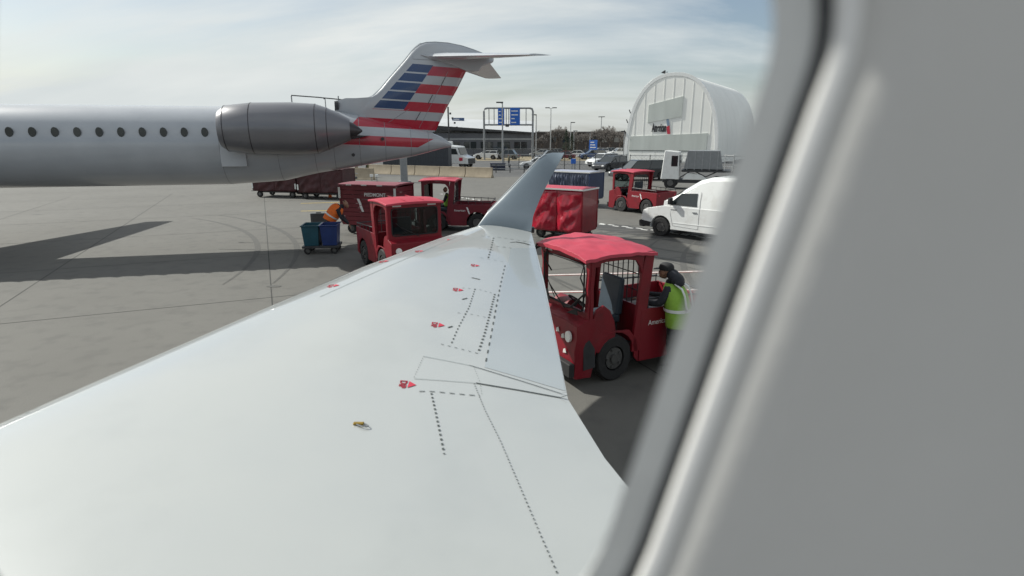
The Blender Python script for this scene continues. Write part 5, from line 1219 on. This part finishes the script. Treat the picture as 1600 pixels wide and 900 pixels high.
# fences between apron and parking lot
def fence(p0, p1, n, h, label, rails=(.35, .95)):
    p0, p1 = Vector(p0), Vector(p1); L = (p1 - p0).length; t = empty('fence', (p0.x, p0.y, 0), math.atan2(p1.y - p0.y, p1.x - p0.x), label, 'fence', 'fences along the parking lot')
    for k in range(n + 1): MB().tube([(L * k / n, 0, 0), (L * k / n, 0, h)], .05, 6).build('post', DARK, t)
    for z in rails: MB().tube([(0, 0, h * z), (L, 0, h * z)], .035, 5).build('rail', GREYM, t)
    m = MB(); st_ = .45; k = 0
    while k * st_ < L - h: 
        m.add([(k * st_, 0, .05), (k * st_ + .018, 0, .05), (k * st_ + h + .018, 0, h), (k * st_ + h, 0, h)], [(0, 1, 2, 3)]); m.add([(k * st_ + h, .004, .05), (k * st_ + h + .018, .004, .05), (k * st_ + .018, .004, h), (k * st_, .004, h)], [(0, 1, 2, 3)]); k += 1
    m.build('wire_mesh', GREYM, t, kind='stuff')
g1, g2 = at_z(770, 258, 0), at_z(965, 262, 0)
fence((-1, 74), (14, 72), 8, 1.9, 'wire fence with dark posts behind the winglet')
fence((14, 70), (34, 64), 9, 1.9, 'wire fence with dark posts in front of the hangar')
fence((-12, 112), (9, 112), 9, 1.8, 'wire fence beside the dry verge')
# low guard rail left of the winglet
t = empty('guard_rail', tuple(at_z(775, 270, 0)), R(-4), 'low dark guard rail with posts between barriers and winglet', 'guard rail')
for z in (.45, .85): MB().tube([(-.5, 0, z), (6.5, 0, z)], .05, 6).build('rail', GREYM, t)
for k in range(5): MB().tube([(k * 1.6, 0, 0), (k * 1.6, 0, .95)], .06, 6).build('post', DARK, t)
o = tag(MB().box((-.9, -.4, 0), (.9, .4, .75)).box((-.95, -.45, .75), (.95, .45, .85)).build('crate', mat('dark_blue_crate', (.02, .025, .05), .6), None, bev=.03), 'dark blue crate at the end of the concrete barrier row', 'crate'); o.location = at_z(778, 266, 0)
# traffic cones under the jet
def cone(px, py, label):
    p = at_z(px, py, 0); t = empty('traffic_cone', tuple(p), 0, label, 'traffic cone', 'cones under the jet')
    MB().box((-.18, -.18, 0), (.18, .18, .03)).build('base', DARK, t); MB().loft([circ2(.13, .03), circ2(.09, .25), circ2(.03, .68)]).build('cone', ORANGE, t, smooth=True); MB().loft([circ2(.094, .30), circ2(.066, .46)]).build('sleeve', REFL, t, smooth=True)
def circ2(r, z, n=14): return [(r * math.cos(2 * math.pi * k / n), r * math.sin(2 * math.pi * k / n), z) for k in range(n)]
cone(516, 309, 'traffic cone with white sleeve in front of the dark maroon cart')
for px, lb in ((581, 'white marker post above the roof of the boarded cart, left of the pair'), (589, 'white marker post above the roof of the boarded cart, right of the pair')):
    t = empty('marker_post', tuple(at_z(px, 283, 0)), 0, lb, 'marker post', 'marker posts under the jet')
    MB().tube([(0, 0, 0), (0, 0, .5)], .04, 6).build('post', GREYM, t); MB().box((-.14, -.1, .38), (.14, .1, .62)).build('cap', WHITE, t, bev=.02)
# two workers' silhouettes far under the jet
far_person(tuple(at_z(558, 279, 0)), 0, 'dark figure standing under the jet belly, left of the pair'); far_person(tuple(at_z(575, 277, 0)), R(180), 'dark figure standing under the jet belly, right of the pair')
# ================================================================== TREES
def bare_tree(x, y, h, spread, label, seed, dens=1.0):
    rnd = random.Random(seed); t = empty('bare_tree', (x, y, 0), 0, label, 'tree', 'bare trees behind the parking lot')
    tr = MB(); tw = MB()
    def grow(p, d, L, r, lvl, last):
        q = p + d * L
        (tr if lvl < 3 else tw).tube([tuple(p), tuple(q)], r, 5 if lvl < 3 else 3, r1=r * .65)
        if lvl >= last: return
        for k in range(rnd.choice((3, 4)) if lvl else 5):
            nd = (d + Vector((rnd.uniform(-1, 1), rnd.uniform(-1, 1), rnd.uniform(-.15, .6))) * spread).normalized()
            grow(p + d * L * rnd.uniform(.55, 1), nd, L * rnd.uniform(.62, .80), max(.022, r * .6), lvl + 1, last)
    grow(Vector((0, 0, 0)), Vector((rnd.uniform(-.05, .05), 0, 1)), h * .32, h * .028, 0, 6)
    tr.build('trunk', BARK, t); tw.build('crown', TWIG, t, kind='stuff')
specs = [(869, 132, 11.5, .75, 'round crowned bare tree between the two lamp posts'), (902, 150, 8.5, .7, 'low bare tree left of the blue road sign'), (915, 155, 8.8, .7, 'bare tree directly behind the blue road sign'), (938, 150, 10.0, .75, 'bare brown tree right of the blue road sign'),
         (953, 146, 10.8, .75, 'broad bare brown tree, second left of the hangar'), (968, 142, 9.8, .75, 'bare brown tree touching the hangar edge'), (846, 150, 7.5, .7, 'small bare tree just right of the gantry')]
for i, (px, y, h, sp, lb) in enumerate(specs):
    c = at_y(px, 240, y); bare_tree(c.x, y, h * .66, sp, lb, i + 3)
for px, y, h, lb in ((884, 112, 5.2, 'dark narrow evergreen left of a lamp post'), (893, 114, 4.6, 'dark narrow evergreen right of a lamp post')):
    c = at_y(px, 240, y); t = empty('evergreen_tree', (c.x, y, 0), 0, lb, 'tree'); rnd = random.Random(px)
    MB().tube([(0, 0, 0), (0, 0, h * .9)], .12, 6, r1=.03).build('trunk', BARK, t); mb = MB()
    for k in range(900):
        z = h * rnd.uniform(.08, 1); r_ = (1 - z / h) ** .7 * h * .2 * rnd.uniform(.3, 1.1); a_ = rnd.uniform(0, 6.28); p = Vector((r_ * math.cos(a_), r_ * math.sin(a_), z)); e = Vector((rnd.uniform(-1, 1), rnd.uniform(-1, 1), rnd.uniform(-1, .3))) * .22; g = Vector((rnd.uniform(-1, 1), rnd.uniform(-1, 1), rnd.uniform(-1, 1))) * .14
        mb.add([tuple(p), tuple(p + e), tuple(p + g)], [(0, 1, 2)])
    mb.build('crown', EVER, t, kind='stuff')
# far wood line closing the horizon
mb = MB(); rnd = random.Random(5)
for k in range(16000):
    x = rnd.uniform(-220, 260); y = rnd.uniform(196, 215); top = 4.4 + 1.6 * noise.noise(Vector((x * .06, 0, 3))) + 1.2 * noise.noise(Vector((x * .3, 1, 3))); z = rnd.uniform(0, top)
    e = Vector((rnd.uniform(-1, 1), rnd.uniform(-.4, .4), rnd.uniform(.2, 1.4))) * .9; g = Vector((rnd.uniform(-1, 1), rnd.uniform(-.4, .4), rnd.uniform(-.5, 1))) * .6
    mb.add([(x, y, z), (x + e.x, y + e.y, z + e.z), (x + g.x, y + g.y, z + g.z)], [(0, 1, 2)])
tag(mb.build('woods', TWIG, None), 'far brown wood line along the horizon', 'woods', kind='stuff')
